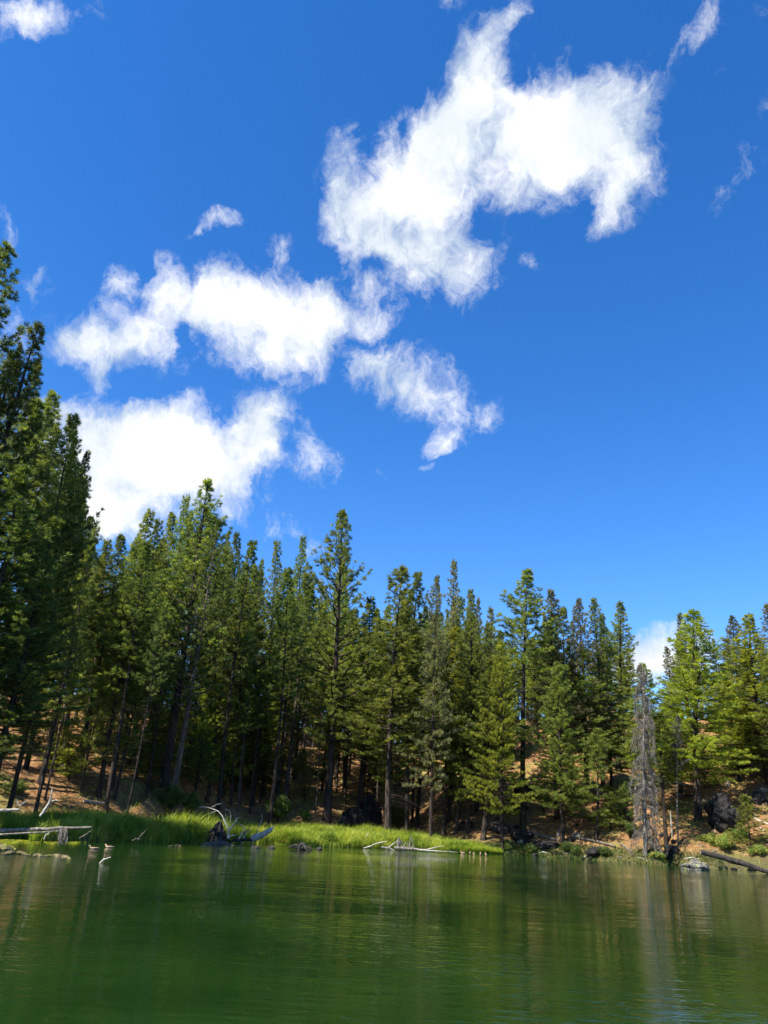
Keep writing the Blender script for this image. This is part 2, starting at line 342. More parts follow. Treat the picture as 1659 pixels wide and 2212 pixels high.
def conifer(name, seed, H=20., Rr=2.2, z0=.4, nb=70, prof=.75, el_lo=-5, el_hi=50, tuft=.26, K=14, wid=.13, step=.26, twig=.45,
            mat='needles_pine', bark='bark', trunk_r=.22, dead=10, gap=.12, curve=.25, spread=.9, droop=0., lean=.0, start=.12, along=.4):
    global rng
    rng = np.random.default_rng(seed); rd = random.Random(seed); random.seed(seed)
    wb, lb = MB(), MB(); nb = int(nb*1.32); tuft *= .90; K = int(K*1.3); wid *= .42; Rr0 = Rr; Rr = Rr*1.28
    n = 14; bx = rd.uniform(-1, 1)*.012*H; by = rd.uniform(-1, 1)*.012*H
    def axis_p(f): return np.array([bx*math.sin(f*3.1)+lean*H*f*f, by*math.sin(f*2.7+.5), f*H])
    def axis_r(f): return trunk_r*((1-f)**.85*.96+.04)*(1+.35*math.exp(-f*45))
    fs = [0, .01, .03]+[i/(n-1) for i in range(1, n)]
    wb.tube([tuple(axis_p(f)-np.array([0, 0, .5 if f == 0 else 0])) for f in fs], [axis_r(f) for f in fs], 8, lump=.06)
    tp, td, ts = [], [], []
    az = rd.uniform(0, 6)
    lobes = [rd.uniform(0, 6.28) for _ in range(3)]
    for i in range(nb):
        f = (i+rd.random())/nb; f = f**.93; zf = z0+(1-z0)*f*.985; az += 2.399+rd.uniform(-.5, .5)
        if rd.random() < gap: continue
        st = min(1, (f+.02)/start); st = .55+.45*st
        L = Rr*((1-f)**(prof+.2))*1.1*st*rd.uniform(.50, 1.16)*(1+.26*math.sin(az+f*7+lobes[0])+.20*math.sin(f*19+lobes[1]))+.18
        L = min(L, (1-f)*H*(1-z0)*.85+.30)
        el = R_(el_lo+(el_hi-el_lo)*f**1.15+rd.uniform(-9, 9)); b0 = axis_p(zf)
        h = np.array([math.cos(az), math.sin(az), 0]); pp = []
        m_ = 6
        for j in range(m_):
            s = j/(m_-1); r_ = L*s; z_ = math.sin(el)*r_ + curve*L*s*s - droop*L*math.sin(s*2.4)
            side = np.array([-h[1], h[0], 0])*math.sin(s*2.5+i)*.06*L
            pp.append(b0+h*r_*math.cos(el)+np.array([0, 0, z_])+side)
        r0_ = min(axis_r(zf)*.42, .012+.016*L)
        wb.tube([tuple(x) for x in pp], [r0_*(1-.8*j/(m_-1)) for j in range(m_)], 4, cap=False)
        pp = np.array(pp); seg = np.linspace(0, 1, m_)
        nt = max(2, int(L*(1-along)/step)+1)
        for k in range(nt):
            s = along*(.6+.4*rd.random())+(1-along)*(k+rd.random()*.6)/nt if L > .7 else (k+.5)/nt
            s = min(s, 1); q = np.array([np.interp(s, seg, pp[:, c]) for c in range(3)])
            tl = twig*min(1, L/1.2)*(1-.55*s)*rd.uniform(.6, 1.2)
            for sgn in (-1, 1):
                ta = rd.uniform(.5, 1.1)*sgn; hd = np.array([math.cos(az+ta), math.sin(az+ta), rd.uniform(-.1, .55)-droop])
                hd /= np.linalg.norm(hd); e = q+hd*tl
                if tl > .3: wb.tube([tuple(q), tuple(e)], [.009, .004], 3, cap=False)
                ntf = max(2, int(tl/.13))
                for g in range(ntf):
                    fr = 1-.9*g/ntf; tp.append(q+hd*tl*fr); td.append(hd*.8+np.array([0, 0, .35-droop])); ts.append(tuft*rd.uniform(.75, 1.15))
        tp.append(pp[-1]); dtip = pp[-1]-pp[-2]; td.append(dtip/np.linalg.norm(dtip)+np.array([0, 0, .3])); ts.append(tuft*1.1)
    for k in range(9):
        f = 1-k*.009; tp.append(axis_p(f)); td.append(np.array([rd.uniform(-.3, .3), rd.uniform(-.3, .3), 1.])); ts.append(tuft*.9)
    for i in range(dead):
        zf = rd.uniform(z0*.35, z0*1.1); a = rd.uniform(0, 6.28); L = rd.uniform(.4, 1.5)*Rr/2.2; b0 = axis_p(zf); h = np.array([math.cos(a), math.sin(a), rd.uniform(-.35, .3)])
        e = b0+h*L; mid = b0+h*L*.5+np.array([0, 0, .05]); wb.tube([tuple(b0), tuple(mid), tuple(e+np.array([0, 0, -.1*L]))], [.022, .014, .005], 4, cap=False)
    td = np.array(td); td /= np.linalg.norm(td, axis=1, keepdims=True)
    add_tufts(lb, tp, td, ts, K, wid, spread)
    return dict(H=H, R=Rr0, trunk=wb.mesh(name+'_trunk', bark), crown=lb.mesh(name+'_crown', mat), n=lb.n//4)

V = {}
# ponderosa: open, clumped
V['pon1'] = conifer('pon1', 16, H=21, Rr=3.3, z0=.22, nb=88, prof=.62, el_lo=-8, el_hi=58, tuft=.30, K=18, wid=.13, step=.34, twig=.6, trunk_r=.27, curve=.32, gap=.1, along=.45)
V['pon2'] = conifer('pon2', 12, H=22, Rr=2.8, z0=.28, nb=72, prof=.60, el_lo=0, el_hi=60, tuft=.30, K=18, wid=.13, step=.34, twig=.6, trunk_r=.26, curve=.35, gap=.14, along=.45)
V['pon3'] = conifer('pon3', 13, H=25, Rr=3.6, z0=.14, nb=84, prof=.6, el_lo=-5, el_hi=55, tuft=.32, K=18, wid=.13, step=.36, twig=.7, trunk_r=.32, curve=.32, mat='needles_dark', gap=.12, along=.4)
# lodgepole: slender
V['lod1'] = conifer('lod1', 21, H=18, Rr=1.5, z0=.30, nb=92, prof=.55, el_lo=0, el_hi=52, tuft=.24, K=16, wid=.13, step=.24, twig=.45, trunk_r=.13, dead=26, gap=.12, along=.3)
V['lod2'] = conifer('lod2', 22, H=18, Rr=1.35, z0=.45, nb=74, prof=.5, el_lo=5, el_hi=55, tuft=.24, K=16, wid=.13, step=.24, twig=.45, trunk_r=.12, dead=30, gap=.16, mat='needles_dark', along=.3)
V['lod3'] = conifer('lod3', 23, H=18, Rr=1.7, z0=.28, nb=96, prof=.6, el_lo=-5, el_hi=50, tuft=.25, K=16, wid=.13, step=.25, twig=.5, trunk_r=.14, dead=20, gap=.12, mat='needles_bright', along=.3)
# fir-like: full and conical
V['fir1'] = conifer('fir1', 31, H=17, Rr=2.2, z0=.12, nb=125, prof=.72, el_lo=-14, el_hi=42, tuft=.22, K=16, wid=.13, step=.22, twig=.55, trunk_r=.18, dead=4, gap=.08, mat='needles_fir', curve=.16, along=.25)
V['fir2'] = conifer('fir2', 32, H=17, Rr=2.0, z0=.18, nb=115, prof=.68, el_lo=-10, el_hi=45, tuft=.22, K=16, wid=.13, step=.22, twig=.55, trunk_r=.17, dead=6, gap=.10, mat='needles_fir', curve=.18, along=.25)
V['fir3'] = conifer('fir3', 33, H=17, Rr=1.8, z0=.10, nb=120, prof=.8, el_lo=-12, el_hi=40, tuft=.21, K=16, wid=.12, step=.22, twig=.5, trunk_r=.16, dead=4, gap=.10, mat='needles_blue', curve=.15, along=.25)
V['fir4'] = conifer('fir4', 34, H=15, Rr=2.3, z0=.16, nb=105, prof=.6, el_lo=-8, el_hi=48, tuft=.25, K=16, wid=.13, step=.25, twig=.6, trunk_r=.17, dead=6, gap=.12, mat='needles_bright', curve=.2, along=.25)
# young and bare-poled
V['young1'] = conifer('young1', 41, H=5, Rr=.95, z0=.10, nb=44, prof=.75, el_lo=5, el_hi=52, tuft=.19, K=14, wid=.12, step=.2, twig=.32, trunk_r=.05, dead=3, gap=.12, mat='needles_bright', along=.2)
V['young2'] = conifer('young2', 42, H=6, Rr=1.25, z0=.14, nb=50, prof=.8, el_lo=-5, el_hi=48, tuft=.2, K=14, wid=.12, step=.2, twig=.4, trunk_r=.06, dead=8, gap=.18, mat='needles_fir', along=.25)
V['pole'] = conifer('pole', 51, H=20, Rr=1.9, z0=.56, nb=56, prof=.72, el_lo=-8, el_hi=50, tuft=.27, K=18, wid=.13, step=.26, twig=.55, trunk_r=.17, dead=16, gap=.10, along=.25)
V['thin'] = conifer('thin', 52, H=14, Rr=1.0, z0=.55, nb=40, prof=.6, el_lo=0, el_hi=50, tuft=.22, K=14, wid=.13, step=.24, twig=.4, trunk_r=.085, dead=34, gap=.2, mat='needles_dark', along=.3)

def plant(kind, base, top, label, group=None, rad=None, name='pine_tree', cat='pine tree', rot=None, bark=None, needles=None):
    """one tree: an Empty at its foot with trunk and crown"""
    m = V[kind]; base = Vector(base); ax = Vector(top)-base; H = ax.length
    e = obj(name, None); e.empty_display_size = .5
    e.location = base
    a = random.uniform(0, 6.28) if rot is None else rot
    k = H/m['H']; kr = (rad/m['R']) if rad else k
    e.rotation_mode = 'QUATERNION'
    e.rotation_quaternion = ax.to_track_quat('Z', 'Y') @ Euler((0, 0, a)).to_quaternion()
    e.scale = (kr, kr, k)
    tag(e, label, cat, group)
    tr = obj('trunk', m['trunk'], e); cr = obj('crown', m['crown'], e)
    if bark: tr.material_slots[0].link = 'OBJECT'; tr.material_slots[0].material = MATS[bark]
    if needles: cr.material_slots[0].link = 'OBJECT'; cr.material_slots[0].material = MATS[needles]
    return e
TREES = []
def tree(kind, top, base=None, Y=None, label='', rad=None, **kw):
    if rad and top[0] > 780 and rad > 1.25: rad *= 1.22
    if base is not None:
        b = hit(*base)
        if b is None: b = P(base[0], base[1], 60)
    else:
        t_ = P(top[0], top[1], Y); b = Vector((t_.x, Y, tz(t_.x, Y)))
    tp = P(top[0], top[1], b.y); b = b-Vector((0, 0, .05))
    TREES.append((b.x, b.y)); return plant(kind, b, tp, label, rad=rad, **kw)

random.seed(5)
FIR = dict(name='fir_tree', cat='fir tree')
# near left giants
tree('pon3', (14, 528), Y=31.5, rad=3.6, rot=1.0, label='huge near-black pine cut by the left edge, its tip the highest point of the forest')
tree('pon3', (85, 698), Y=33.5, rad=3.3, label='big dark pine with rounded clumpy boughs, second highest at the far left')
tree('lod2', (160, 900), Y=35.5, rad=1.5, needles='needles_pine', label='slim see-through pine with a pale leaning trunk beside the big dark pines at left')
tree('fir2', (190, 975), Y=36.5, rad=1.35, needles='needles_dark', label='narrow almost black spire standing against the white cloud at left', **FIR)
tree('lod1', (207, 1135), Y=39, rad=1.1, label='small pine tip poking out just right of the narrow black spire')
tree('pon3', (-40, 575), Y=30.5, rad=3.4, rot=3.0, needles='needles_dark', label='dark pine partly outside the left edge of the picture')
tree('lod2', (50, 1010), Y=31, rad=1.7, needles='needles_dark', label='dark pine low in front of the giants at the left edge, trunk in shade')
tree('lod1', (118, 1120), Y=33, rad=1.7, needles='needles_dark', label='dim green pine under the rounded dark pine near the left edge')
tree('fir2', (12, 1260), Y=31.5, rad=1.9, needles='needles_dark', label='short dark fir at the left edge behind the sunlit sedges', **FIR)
tree('lod1', (75, 1330), Y=34, rad=1.5, needles='needles_pine', label='olive green pine above the white bent branch at left')
# mid-left stand
tree('lod1', (232, 1165), base=(172, 1668), rad=1.5, label='green pine first in the row right of the dark left giants')
tree('lod1', (322, 1103), base=(213, 1722), rad=1.7, label='strongly leaning slender pine rising from the edge of the dark sedge bank', bark='bark')
tree('pon2', (450, 1036), base=(352, 1700), rad=3.1, label='broad dark-trunked pine, tallest of the trees left of centre with a forked top')
tree('lod1', (403, 1070), Y=53, rad=1.4, label='secondary pine tip against the left shoulder of the tallest centre-left pine')
tree('lod2', (372, 1110), Y=54, rad=1.3, needles='needles_pine', label='thin pine tip between the leaning pine and the tall forked pine')
tree('lod3', (192, 1178), Y=44, rad=2.0, needles='needles_fir', label='fresh green bushy pine at the foot of the narrow black spire')
tree('lod2', (262, 1158), Y=48, rad=1.4, label='dark slim pine between the fresh green pine and the leaning pine')
tree('lod1', (345, 1122), Y=47, rad=1.4, needles='needles_dark', label='greyish pine standing close behind the leaning slender pine')
tree('lod1', (512, 1150), base=(478, 1690), rad=1.6, needles='needles_dark', label='shaded pine next right of the tall forked pine')
tree('lod2', (546, 1170), Y=54, rad=1.5, label='dark pine with a blunt top between two paler pines left of centre')
tree('lod1', (600, 1168), base=(569, 1722), rad=1.5, label='pine with twin pale stems behind the bright green shrub')
tree('lod1', (655, 1158), base=(603, 1700), rad=1.55, label='open-crowned pine just left of the big clumpy centre pine')
tree('pon1', (740, 1104), base=(706, 1775), rad=3.5, label='large clumpy pine, tallest tree of the picture centre, sky showing through its top')
tree('lod1', (800, 1290), Y=60, rad=1.6, needles='needles_dark', label='dark low pine filling the notch right of the big centre pine')
tree('lod3', (870, 1222), Y=55, rad=2.3, needles='needles_pine', label='round-topped pine right of the big centre pine')
tree('lod2', (903, 1238), Y=57, rad=1.3, label='dark shoulder pine touching the round-topped pine on its right')
tree('fir2', (945, 1244), Y=54, rad=1.3, needles='needles_blue', label='short grey-green spire left of the thin bluish spire', **FIR)
tree('fir3', (981, 1208), Y=60, rad=1.5, label='thin bluish spire with a needle-like tip right of centre', **FIR)
tree('fir1', (1016, 1272), Y=56, rad=1.6, label='pointed green fir next right of the thin bluish spire', **FIR)
tree('fir3', (1033, 1290), Y=60, rad=1.2, label='small bluish fir tip behind the pointed green fir', **FIR)
tree('fir3', (1060, 1310), Y=62, rad=1.4, label='far bluish fir left of the tall bare-stemmed pine', **FIR)
tree('lod1', (918, 1335), base=(900, 1786), rad=1.6, needles='needles_pine', label='light olive pine on a straight black stem at the edge of the grass')
tree('lod3', (985, 1352), base=(963, 1804), rad=1.6, needles='needles_bright', label='bright olive pine on a sunlit trunk above the driftwood branch')
tree('lod3', (1030, 1400), base=(987, 1801), rad=1.6, needles='needles_pine', label='mid green pine leaning right beside the bright olive pine')
tree('lod1', (1062, 1420), base=(1043, 1813), rad=1.7, needles='needles_dark', label='thick-trunked shaded pine standing above the line of ducks')
tree('fir4', (1082, 1385), Y=53, rad=1.4, label='vivid yellow-green pine left of the tall bare-stemmed pine')
tree('lod3', (850, 1420), Y=58, rad=1.7, needles='needles_pine', label='drooping olive pine over the dark hollow in the rocks')
# right half
tree('pole', (1140, 1232), base=(1130, 1800), rad=2.1, label='tall bare-stemmed pine with a black pole of a trunk right of centre')
tree('fir2', (1190, 1273), Y=58, rad=1.8, needles='needles_blue', label='grey-green fir right behind the tall bare-stemmed pine', **FIR)
tree('lod3', (1218, 1310), Y=60, rad=1.4, needles='needles_pine', label='small pine tip between the grey-green fir and the twin tops')
tree('fir2', (1250, 1293), Y=59, rad=1.5, needles='needles_blue', label='left one of the two close tops right of the bare-stemmed pine', **FIR)
tree('fir2', (1281, 1292), Y=60, rad=1.6, needles='needles_pine', label='right one of the two close tops right of the bare-stemmed pine', **FIR)
tree('fir1', (1299, 1325), Y=62, rad=1.3, needles='needles_dark', label='dark fir tip hugging the right of the two close tops', **FIR)
tree('fir1', (1339, 1299), base=(1335, 1666), rad=2.3, label='well formed green fir left of the cloud gap', **FIR)
tree('lod3', (1262, 1400), base=(1262, 1735), rad=1.6, needles='needles_pine', label='broad olive pine with a dark stem in front of the two close tops')
tree('fir4', (1203, 1430), Y=54, rad=1.7, needles='needles_fir', label='soft green fir just right of the bare pole-like trunk', **FIR)
tree('fir2', (1388, 1432), Y=56, rad=1.6, needles='needles_fir', label='fir directly behind the dead grey tree', **FIR)
tree('lod2', (1424, 1540), base=(1438, 1834), rad=1.3, label='slim dark pine standing just right of the dead grey tree')
tree('fir3', (1440, 1396), Y=66, rad=1.3, label='bluish fir on the right rim of the cloud gap', **FIR)
tree('fir3', (1468, 1324), Y=66, rad=1.5, label='blue-grey fir top left of the yellow-green broad fir', **FIR)
tree('fir4', (1498, 1317), base=(1509, 1772), rad=2.9, needles='needles_bright', label='broad yellow-green pine with a bare red-brown stem left of the black boulder')
tree('fir3', (1541, 1380), Y=68, rad=1.2, label='small far fir in the gap right of the broad yellow-green pine', **FIR)
tree('fir2', (1582, 1330), Y=66, rad=1.7, needles='needles_blue', label='grey-green fir near the right edge behind the large green one', **FIR)
tree('fir1', (1618, 1325), Y=60, rad=2.7, needles='needles_bright', label='large green fir near the right edge over the sandy slope', **FIR)
tree('fir3', (1655, 1303), Y=66, rad=1.8, label='blue-green fir cut by the right edge', **FIR)
tree('fir4', (1680, 1400), Y=57, rad=2.4, needles='needles_fir', label='low green fir half outside the right edge', **FIR)
tree('fir4', (1452, 1500), Y=60, rad=1.9, needles='needles_fir', label='green fir right of the dead tree on the upper slope', **FIR)
tree('fir4', (1570, 1470), Y=62, rad=2.1, needles='needles_bright', label='yellowish fir between the broad pine and the large right-hand fir', **FIR)
# young trees on the bank
YG = dict(name='young_pine', cat='young pine')
tree('young2', (1175, 1640), base=(1175, 1757), rad=1.1, label='spindly young pine on the bank left of the yellow-green sapling', **YG)
tree('young1', (1205, 1608), base=(1205, 1772), rad=1.0, label='yellow-green sapling standing alone on the sandy bank', **YG)
tree('young2', (1289, 1577), base=(1287, 1822), rad=1.7, needles='needles_pine', label='tall thin sapling nearest the water left of the dead grey tree', **YG)
tree('young1', (1316, 1700), base=(1318, 1795), rad=1.1, needles='needles_fir', label='bushy fresh green sapling left of the foot of the dead tree', **YG)
tree('young1', (1610, 1718), base=(1622, 1838), rad=1.05, needles='needles_fir', label='light green young pine in front of the black boulder at right', **YG)
tree('young2', (1350, 1690), base=(1352, 1800), rad=1.0, needles='needles_dark', label='dark little pine squeezed against the dead grey tree', **YG)
tree('young2', (1235, 1650), base=(1232, 1745), rad=1.0, needles='needles_fir', label='small green pine between the sapling and the broad olive pine', **YG)
tree('young1', (1520, 1640), base=(1522, 1705), rad=1.2, needles='needles_bright', label='low spreading young pine on the slope above the black boulder', **YG)
tree('young2', (1600, 1590), base=(1602, 1662), rad=1.4, needles='needles_fir', label='bushy young fir on the upper slope at right', **YG)
tree('young1', (845, 1560), base=(840, 1680), rad=1.2, needles='needles_bright', label='pale green young pine over the grey stump', **YG)
tree('young1', (150, 1560), base=(150, 1690), rad=1.3, needles='needles_bright', label='yellowish young pine glowing in the dark stand at left', **YG)
tree('young2', (655, 1620), base=(660, 1735), rad=.8, needles='needles_dark', label='small dark pine right of the bright green shrub', **YG)
# thin dead-branched stems on the bank
tree('thin', (1465, 1546), base=(1465, 1826), rad=.5, bark='driftwood_grey', needles='bark_dead', label='thin pale dead stem between the dark slim pine and the red-brown stem', name='snag', cat='dead tree')

# ---- the crowded stand behind
SKX = [-60,0,60,110,160,190,215,262,318,372,420,450,500,546,600,655,690,740,790,830,870,910,945,981,1016,1060,1090,1140,1190,1218,1265,1300,1339,1370,1400,1425,1445,1468,1498,1541,1582,1618,1659,1720]
SKV = [640,560,700,760,930,990,1170,1180,1130,1130,1080,1060,1140,1200,1185,1185,1260,1150,1300,1300,1250,1260,1265,1250,1290,1330,1350,1290,1300,1330,1310,1340,1340,1440,1510,1490,1430,1350,1345,1400,1350,1345,1330,1330]
frd = random.Random(99); cnt = 0; tries = 0
GR = [(-200, 330, 'dim slender pine crowded among the shaded trunks behind the dark sedge bank', 'pines crowded behind the dark sedge bank'),
      (330, 700, 'thin-trunked pine packed in the stand behind the bright green shrub', 'pines packed behind the bright green shrub'),
      (700, 1080, 'green pine among many in the hillside stand above the rocks and driftwood', 'pines on the hillside above the driftwood'),
      (1080, 1400, 'green conifer among many on the slope left of the dead grey tree', 'conifers on the slope left of the dead tree'),
      (1400, 2000, 'green conifer among many on the upper slope at the right', 'conifers on the upper right slope')]
while cnt < 235 and tries < 6000:
    tries += 1
    u = frd.uniform(-60, 1740); 
    if u > 1100 and frd.random() < .12: continue
    if u < 130 and frd.random() < .15: continue
    Yd = frd.uniform(0, 1)**.8; x_guess = (u-900)/1793*60
    y0 = float(shore(x_guess))+float(meadow(x_guess))+ (3 if u < 1050 else 19); Yw = y0+Yd*(54 if u < 1050 else 36)
    sv = float(np.interp(u, SKX, SKV)); v = sv + 12 + abs(frd.gauss(0, 1))*130
    p = P(u, v, Yw); x = p.x; zb = tz(x, Yw); H = p.z-zb
    if Yw < float(shore(x))+float(meadow(x))+2: continue
    if H < 7 or H > 30: continue
    if min(((x-a)**2+(Yw-b)**2 for a, b in TREES), default=9) < 1.35**2: continue
    if u > 1380 and u < 1435 and v < 1520: continue
    if u < 1080: kind = frd.choice(['lod1', 'lod2', 'lod1', 'lod2', 'lod3', 'thin', 'pole', 'pon2'] if u < 700 else ['lod1', 'lod3', 'lod2', 'pole', 'fir2'])
    else: kind = frd.choice(['fir1', 'fir2', 'fir4', 'fir3', 'lod3', 'lod1'])
    nd = frd.choice([None, None, 'needles_pine', 'needles_dark'] if u < 700 else [None, 'needles_pine', 'needles_fir', 'needles_bright'])
    g = next(g for g in GR if g[0] <= u < g[1])
    TREES.append((x, Yw)); cnt += 1
    random.seed(tries)
    plant(kind, (x, Yw, zb-.05), (x+frd.uniform(-.03, .03)*H, Yw, zb+H), g[2], g[3], rad=min(frd.uniform(1.1, 1.9)*(.75+.02*H), 2.6), needles=nd,
          bark=frd.choice([None, None, 'bark_pale']), **({} if kind[0] in 'lpt' else FIR))
# thin understory stems in the shade (left)
for i in range(80):
    u = frd.uniform(20, 900); Yw = 0
    x = (u-900)/1793*frd.uniform(42, 75); Yw = float(shore(x))+float(meadow(x))+frd.uniform(2, 30)
    if min(((x-a)**2+(Yw-b)**2 for a, b in TREES)) < 1.0: continue
    TREES.append((x, Yw)); H = frd.uniform(7, 12); zb = tz(x, Yw); random.seed(i)
    plant('thin', (x, Yw, zb-.05), (x+frd.uniform(-.06, .06)*H, Yw, zb+H), 'very thin spindly stem with a wisp of needles under the taller pines', 'spindly stems in the understorey', rad=.7, bark=frd.choice(['bark', 'bark_pale']))
# low pines under the canopy
for i in range(125):
    u = frd.uniform(20, 620) if i % 3 else frd.uniform(300, 1060); v = frd.uniform(1590, 1745) if u < 1080 else frd.uniform(1600, 1700)
    b = hit(u, v)
    if b is None: continue
    x, Yw = b.x, b.y
    if min(((x-a)**2+(Yw-c)**2 for a, c in TREES)) < .8: continue
    TREES.append((x, Yw)); H = frd.uniform(3.5, 9); zb = tz(x, Yw); random.seed(i+900)
    plant(frd.choice(['young2', 'young1', 'lod3', 'fir4', 'lod1']), (x, Yw, zb-.05), (x+frd.uniform(-.05, .05)*H, Yw, zb+H), 'low half-grown pine beneath the taller trees of the hillside stand', 'half-grown pines under the canopy', rad=frd.uniform(.9, 1.5), needles=frd.choice(['needles_dark', 'needles_pine', None]))
# the far row along the crest
for i in range(60):
    u = frd.uniform(-20, 1380); x_ = (u-900)/1793*95; Yw = float(shore(x_))+float(meadow(x_))+frd.uniform(46, 62); x = (u-880)/1793*Yw
    if min(((x-a)**2+(Yw-c)**2 for a, c in TREES)) < 1.6: continue
    zb = tz(x, Yw); sv = float(np.interp(u, SKX, SKV))+60; H = min(P(u, sv, Yw).z-zb, frd.uniform(8, 13))
    if H < 4: continue
    TREES.append((x, Yw)); random.seed(i+2900)
    plant(frd.choice(['fir1', 'fir2', 'fir4']), (x, Yw, zb-.05), (x, Yw, zb+H), 'far fir on the crest glimpsed between the nearer trunks', 'far firs along the crest', rad=frd.uniform(1.8, 2.5), needles=frd.choice(['needles_dark', 'needles_pine', 'needles_fir']), **FIR)
# unseen trees added beyond the left edge to shade the bank and giants
for i, (x, Yw, H) in enumerate([(-21.6, 27.4, 23), (-24.8, 28.4, 24), (-20.2, 30.6, 23), (-19.2, 33.5, 22)]):
    random.seed(i+70)
    plant('pon3', (x, Yw, tz(x, Yw)-.05), (x, Yw, tz(x, Yw)+H), 'tall dark pine added out of view at left for its shade', 'unseen pines added at left for shade', rad=2.8)

# ------------------------------------------------------------------ grass, shrubs
def blades(name, base, height, width, mat, lean=.45, bendy=.5):
    """base (N,3); two-segment tapering blades"""
    base = np.asarray(base, float); n = len(base); a = rng.uniform(0, 6.283, n); h = np.asarray(height, float)
    d = np.stack([np.cos(a), np.sin(a), np.zeros(n)], 1); wv = np.stack([-np.sin(a+.6), np.cos(a+.6), np.zeros(n)], 1)*(width*rng.uniform(.6, 1.2, n))[:, None]
    l1 = rng.uniform(0, lean, n)[:, None]; up = np.array([0, 0, 1.])
    m1 = base+up*(h*.55)[:, None]+d*l1*h[:, None]*.4; tp = base+up*(h*(1-bendy*.3*rng.random(n)))[:, None]+d*(l1+bendy*rng.random(n)[:, None])*h[:, None]
    V_ = np.stack([base-wv, base+wv, m1+wv*.7, tp, m1-wv*.7], 1)
    return mesh_np(name, V_, np.arange(n*5).reshape(-1, 5), np.full(n, 5), mat)
rng = np.random.default_rng(5)
def in_meadow(n, x0, x1, tfun):
    x = rng.uniform(x0, x1, n); t = tfun(x, n); return x, shore(x)+t
# sedge meadow: tall dense blades along the water, thinner behind
N = 120000
x = rng.uniform(-17, 8.6, N); mw = meadow(x)*.92+.5; t = mw*rng.random(N)**1.15-.12
cl = fnoise(x*3.1, (shore(x)+t)*3.1); keep = rng.random(N) < (.75+.8*cl); x = x[keep]; t = t[keep]; y = shore(x)+t
z = np.maximum(terr(x, y), -.06)
hs = (.42+.36*fnoise(x*2.1, y*2.1)+rng.normal(0, .15, len(x)))*(1-.45*sstep(3.0, 8.0, x)); hs = np.clip(hs, .15, 1.1)
# the tall bank that stands in the shade between the logs and the dark stump
tall = sstep(-12.2, -11.0, x)*(1-sstep(-8.2, -7.4, x)); hs *= 1+.35*tall
tag(obj('sedge_grass', blades('sedge_grass', np.stack([x, y, z], 1), hs, .019, 'sedge')), 'tall yellow-green sedges growing along the waterline', kind='stuff')
# low plants over the sandy slope
N = 42000
x = rng.uniform(-16, 34, N); t = rng.uniform(.3, 34, N); y = shore(x)+t+meadow(x)
pn = fnoise(x*.9+4, y*.9); keep = (pn+rng.normal(0, .18, N) > .12); x = x[keep]; y = y[keep]
tag(obj('ground_cover', blades('ground_cover', np.stack([x, y, terr(x, y)], 1), rng.uniform(.08, .32, len(x)), .018, 'shrub_yellow', .9, .6)), 'low dry grass tufts scattered on the orange slope', kind='stuff')
# dark rank grass hanging over the rocky bank
N = 7000
x = rng.uniform(6.5, 21, N); t = rng.random(N)**1.4*1.6-.05; y = shore(x)+t; pn = fnoise(x*2.3, y*2.3); keep = rng.random(N) < (.55+1.3*pn); x = x[keep]; y = y[keep]
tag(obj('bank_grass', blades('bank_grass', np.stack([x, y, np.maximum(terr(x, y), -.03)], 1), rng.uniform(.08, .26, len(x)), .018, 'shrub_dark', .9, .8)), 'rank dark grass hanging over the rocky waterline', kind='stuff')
# brown litter and twigs
N = 16000
x = rng.uniform(-22, 34, N); y = shore(x)+rng.uniform(.2, 40, N); a = rng.uniform(0, 3.14, N); L = rng.uniform(.05, .32, N); zz_ = terr(x, y)+.02
d = np.stack([np.cos(a), np.sin(a), rng.uniform(-.1, .35, N)], 1)*L[:, None]; wv = np.stack([-np.sin(a), np.cos(a), np.zeros(N)+.3], 1)*rng.uniform(.008, .02, N)[:, None]
b = np.stack([x, y, zz_], 1); V_ = np.stack([b-d-wv, b-d+wv, b+d+wv, b+d-wv], 1)
tag(obj('forest_litter', mesh_np('forest_litter', V_, np.arange(N*4).reshape(-1, 4), np.full(N, 4), 'bark_dead')), 'fallen twigs and bark scraps on the forest floor', kind='stuff')

def shrub(name, u, v, r, h, mat, label, n=2600, leaf=.07, dz=0, stems=9, group=None):
    c = hit(u, v); e = obj(name, None, loc=c+Vector((0, 0, dz-.03))); tag(e, label, 'shrub', group)
    s_, l_ = MB(), MB(); rd = random.Random(int(u*7+v)); ctr = []
    for i in range(stems):
        a = rd.uniform(0, 6.28); q = rd.uniform(.2, 1); tip = Vector((math.cos(a)*r*q*.8, math.sin(a)*r*q*.8, h*(1-.45*q*q)*rd.uniform(.75, 1)))
        s_.tube([(0, 0, 0), tuple(tip*.5+Vector((0, 0, h*.1))), tuple(tip)], [.022, .014, .005], 4, cap=False); ctr.append((tip, r*.36)); ctr.append((tip*.62+Vector((rd.uniform(-.1, .1), rd.uniform(-.1, .1), .05)), r*.33))
    ci = rng.integers(0, len(ctr), n); cc = np.array([tuple(ctr[i][0]) for i in ci]); rr = np.array([ctr[i][1] for i in ci])
    p = cc+rand_dirs(n)*(rr*rng.random(n)**.45)[:, None]*np.array([1, 1, .85]); p[:, 2] = np.maximum(p[:, 2], .03)
    add_tufts(l_, p, rand_dirs(n)*.5+np.array([0, 0, .6]), np.full(n, leaf), 5, .26, 1.2)
    obj('stems', s_.mesh('stems', 'bark'), e); obj('foliage', l_.mesh('foliage', mat), e); return e
shrub('shrub', 597, 1782, 1.15, 1.9, 'shrub', 'rounded bright green shrub behind the sunlit sedges', 3400, .085)
shrub('shrub', 362, 1756, 1.0, 1.6, 'shrub_dark', 'loose dark green shrub at the back of the shaded sedge bank', 2600)
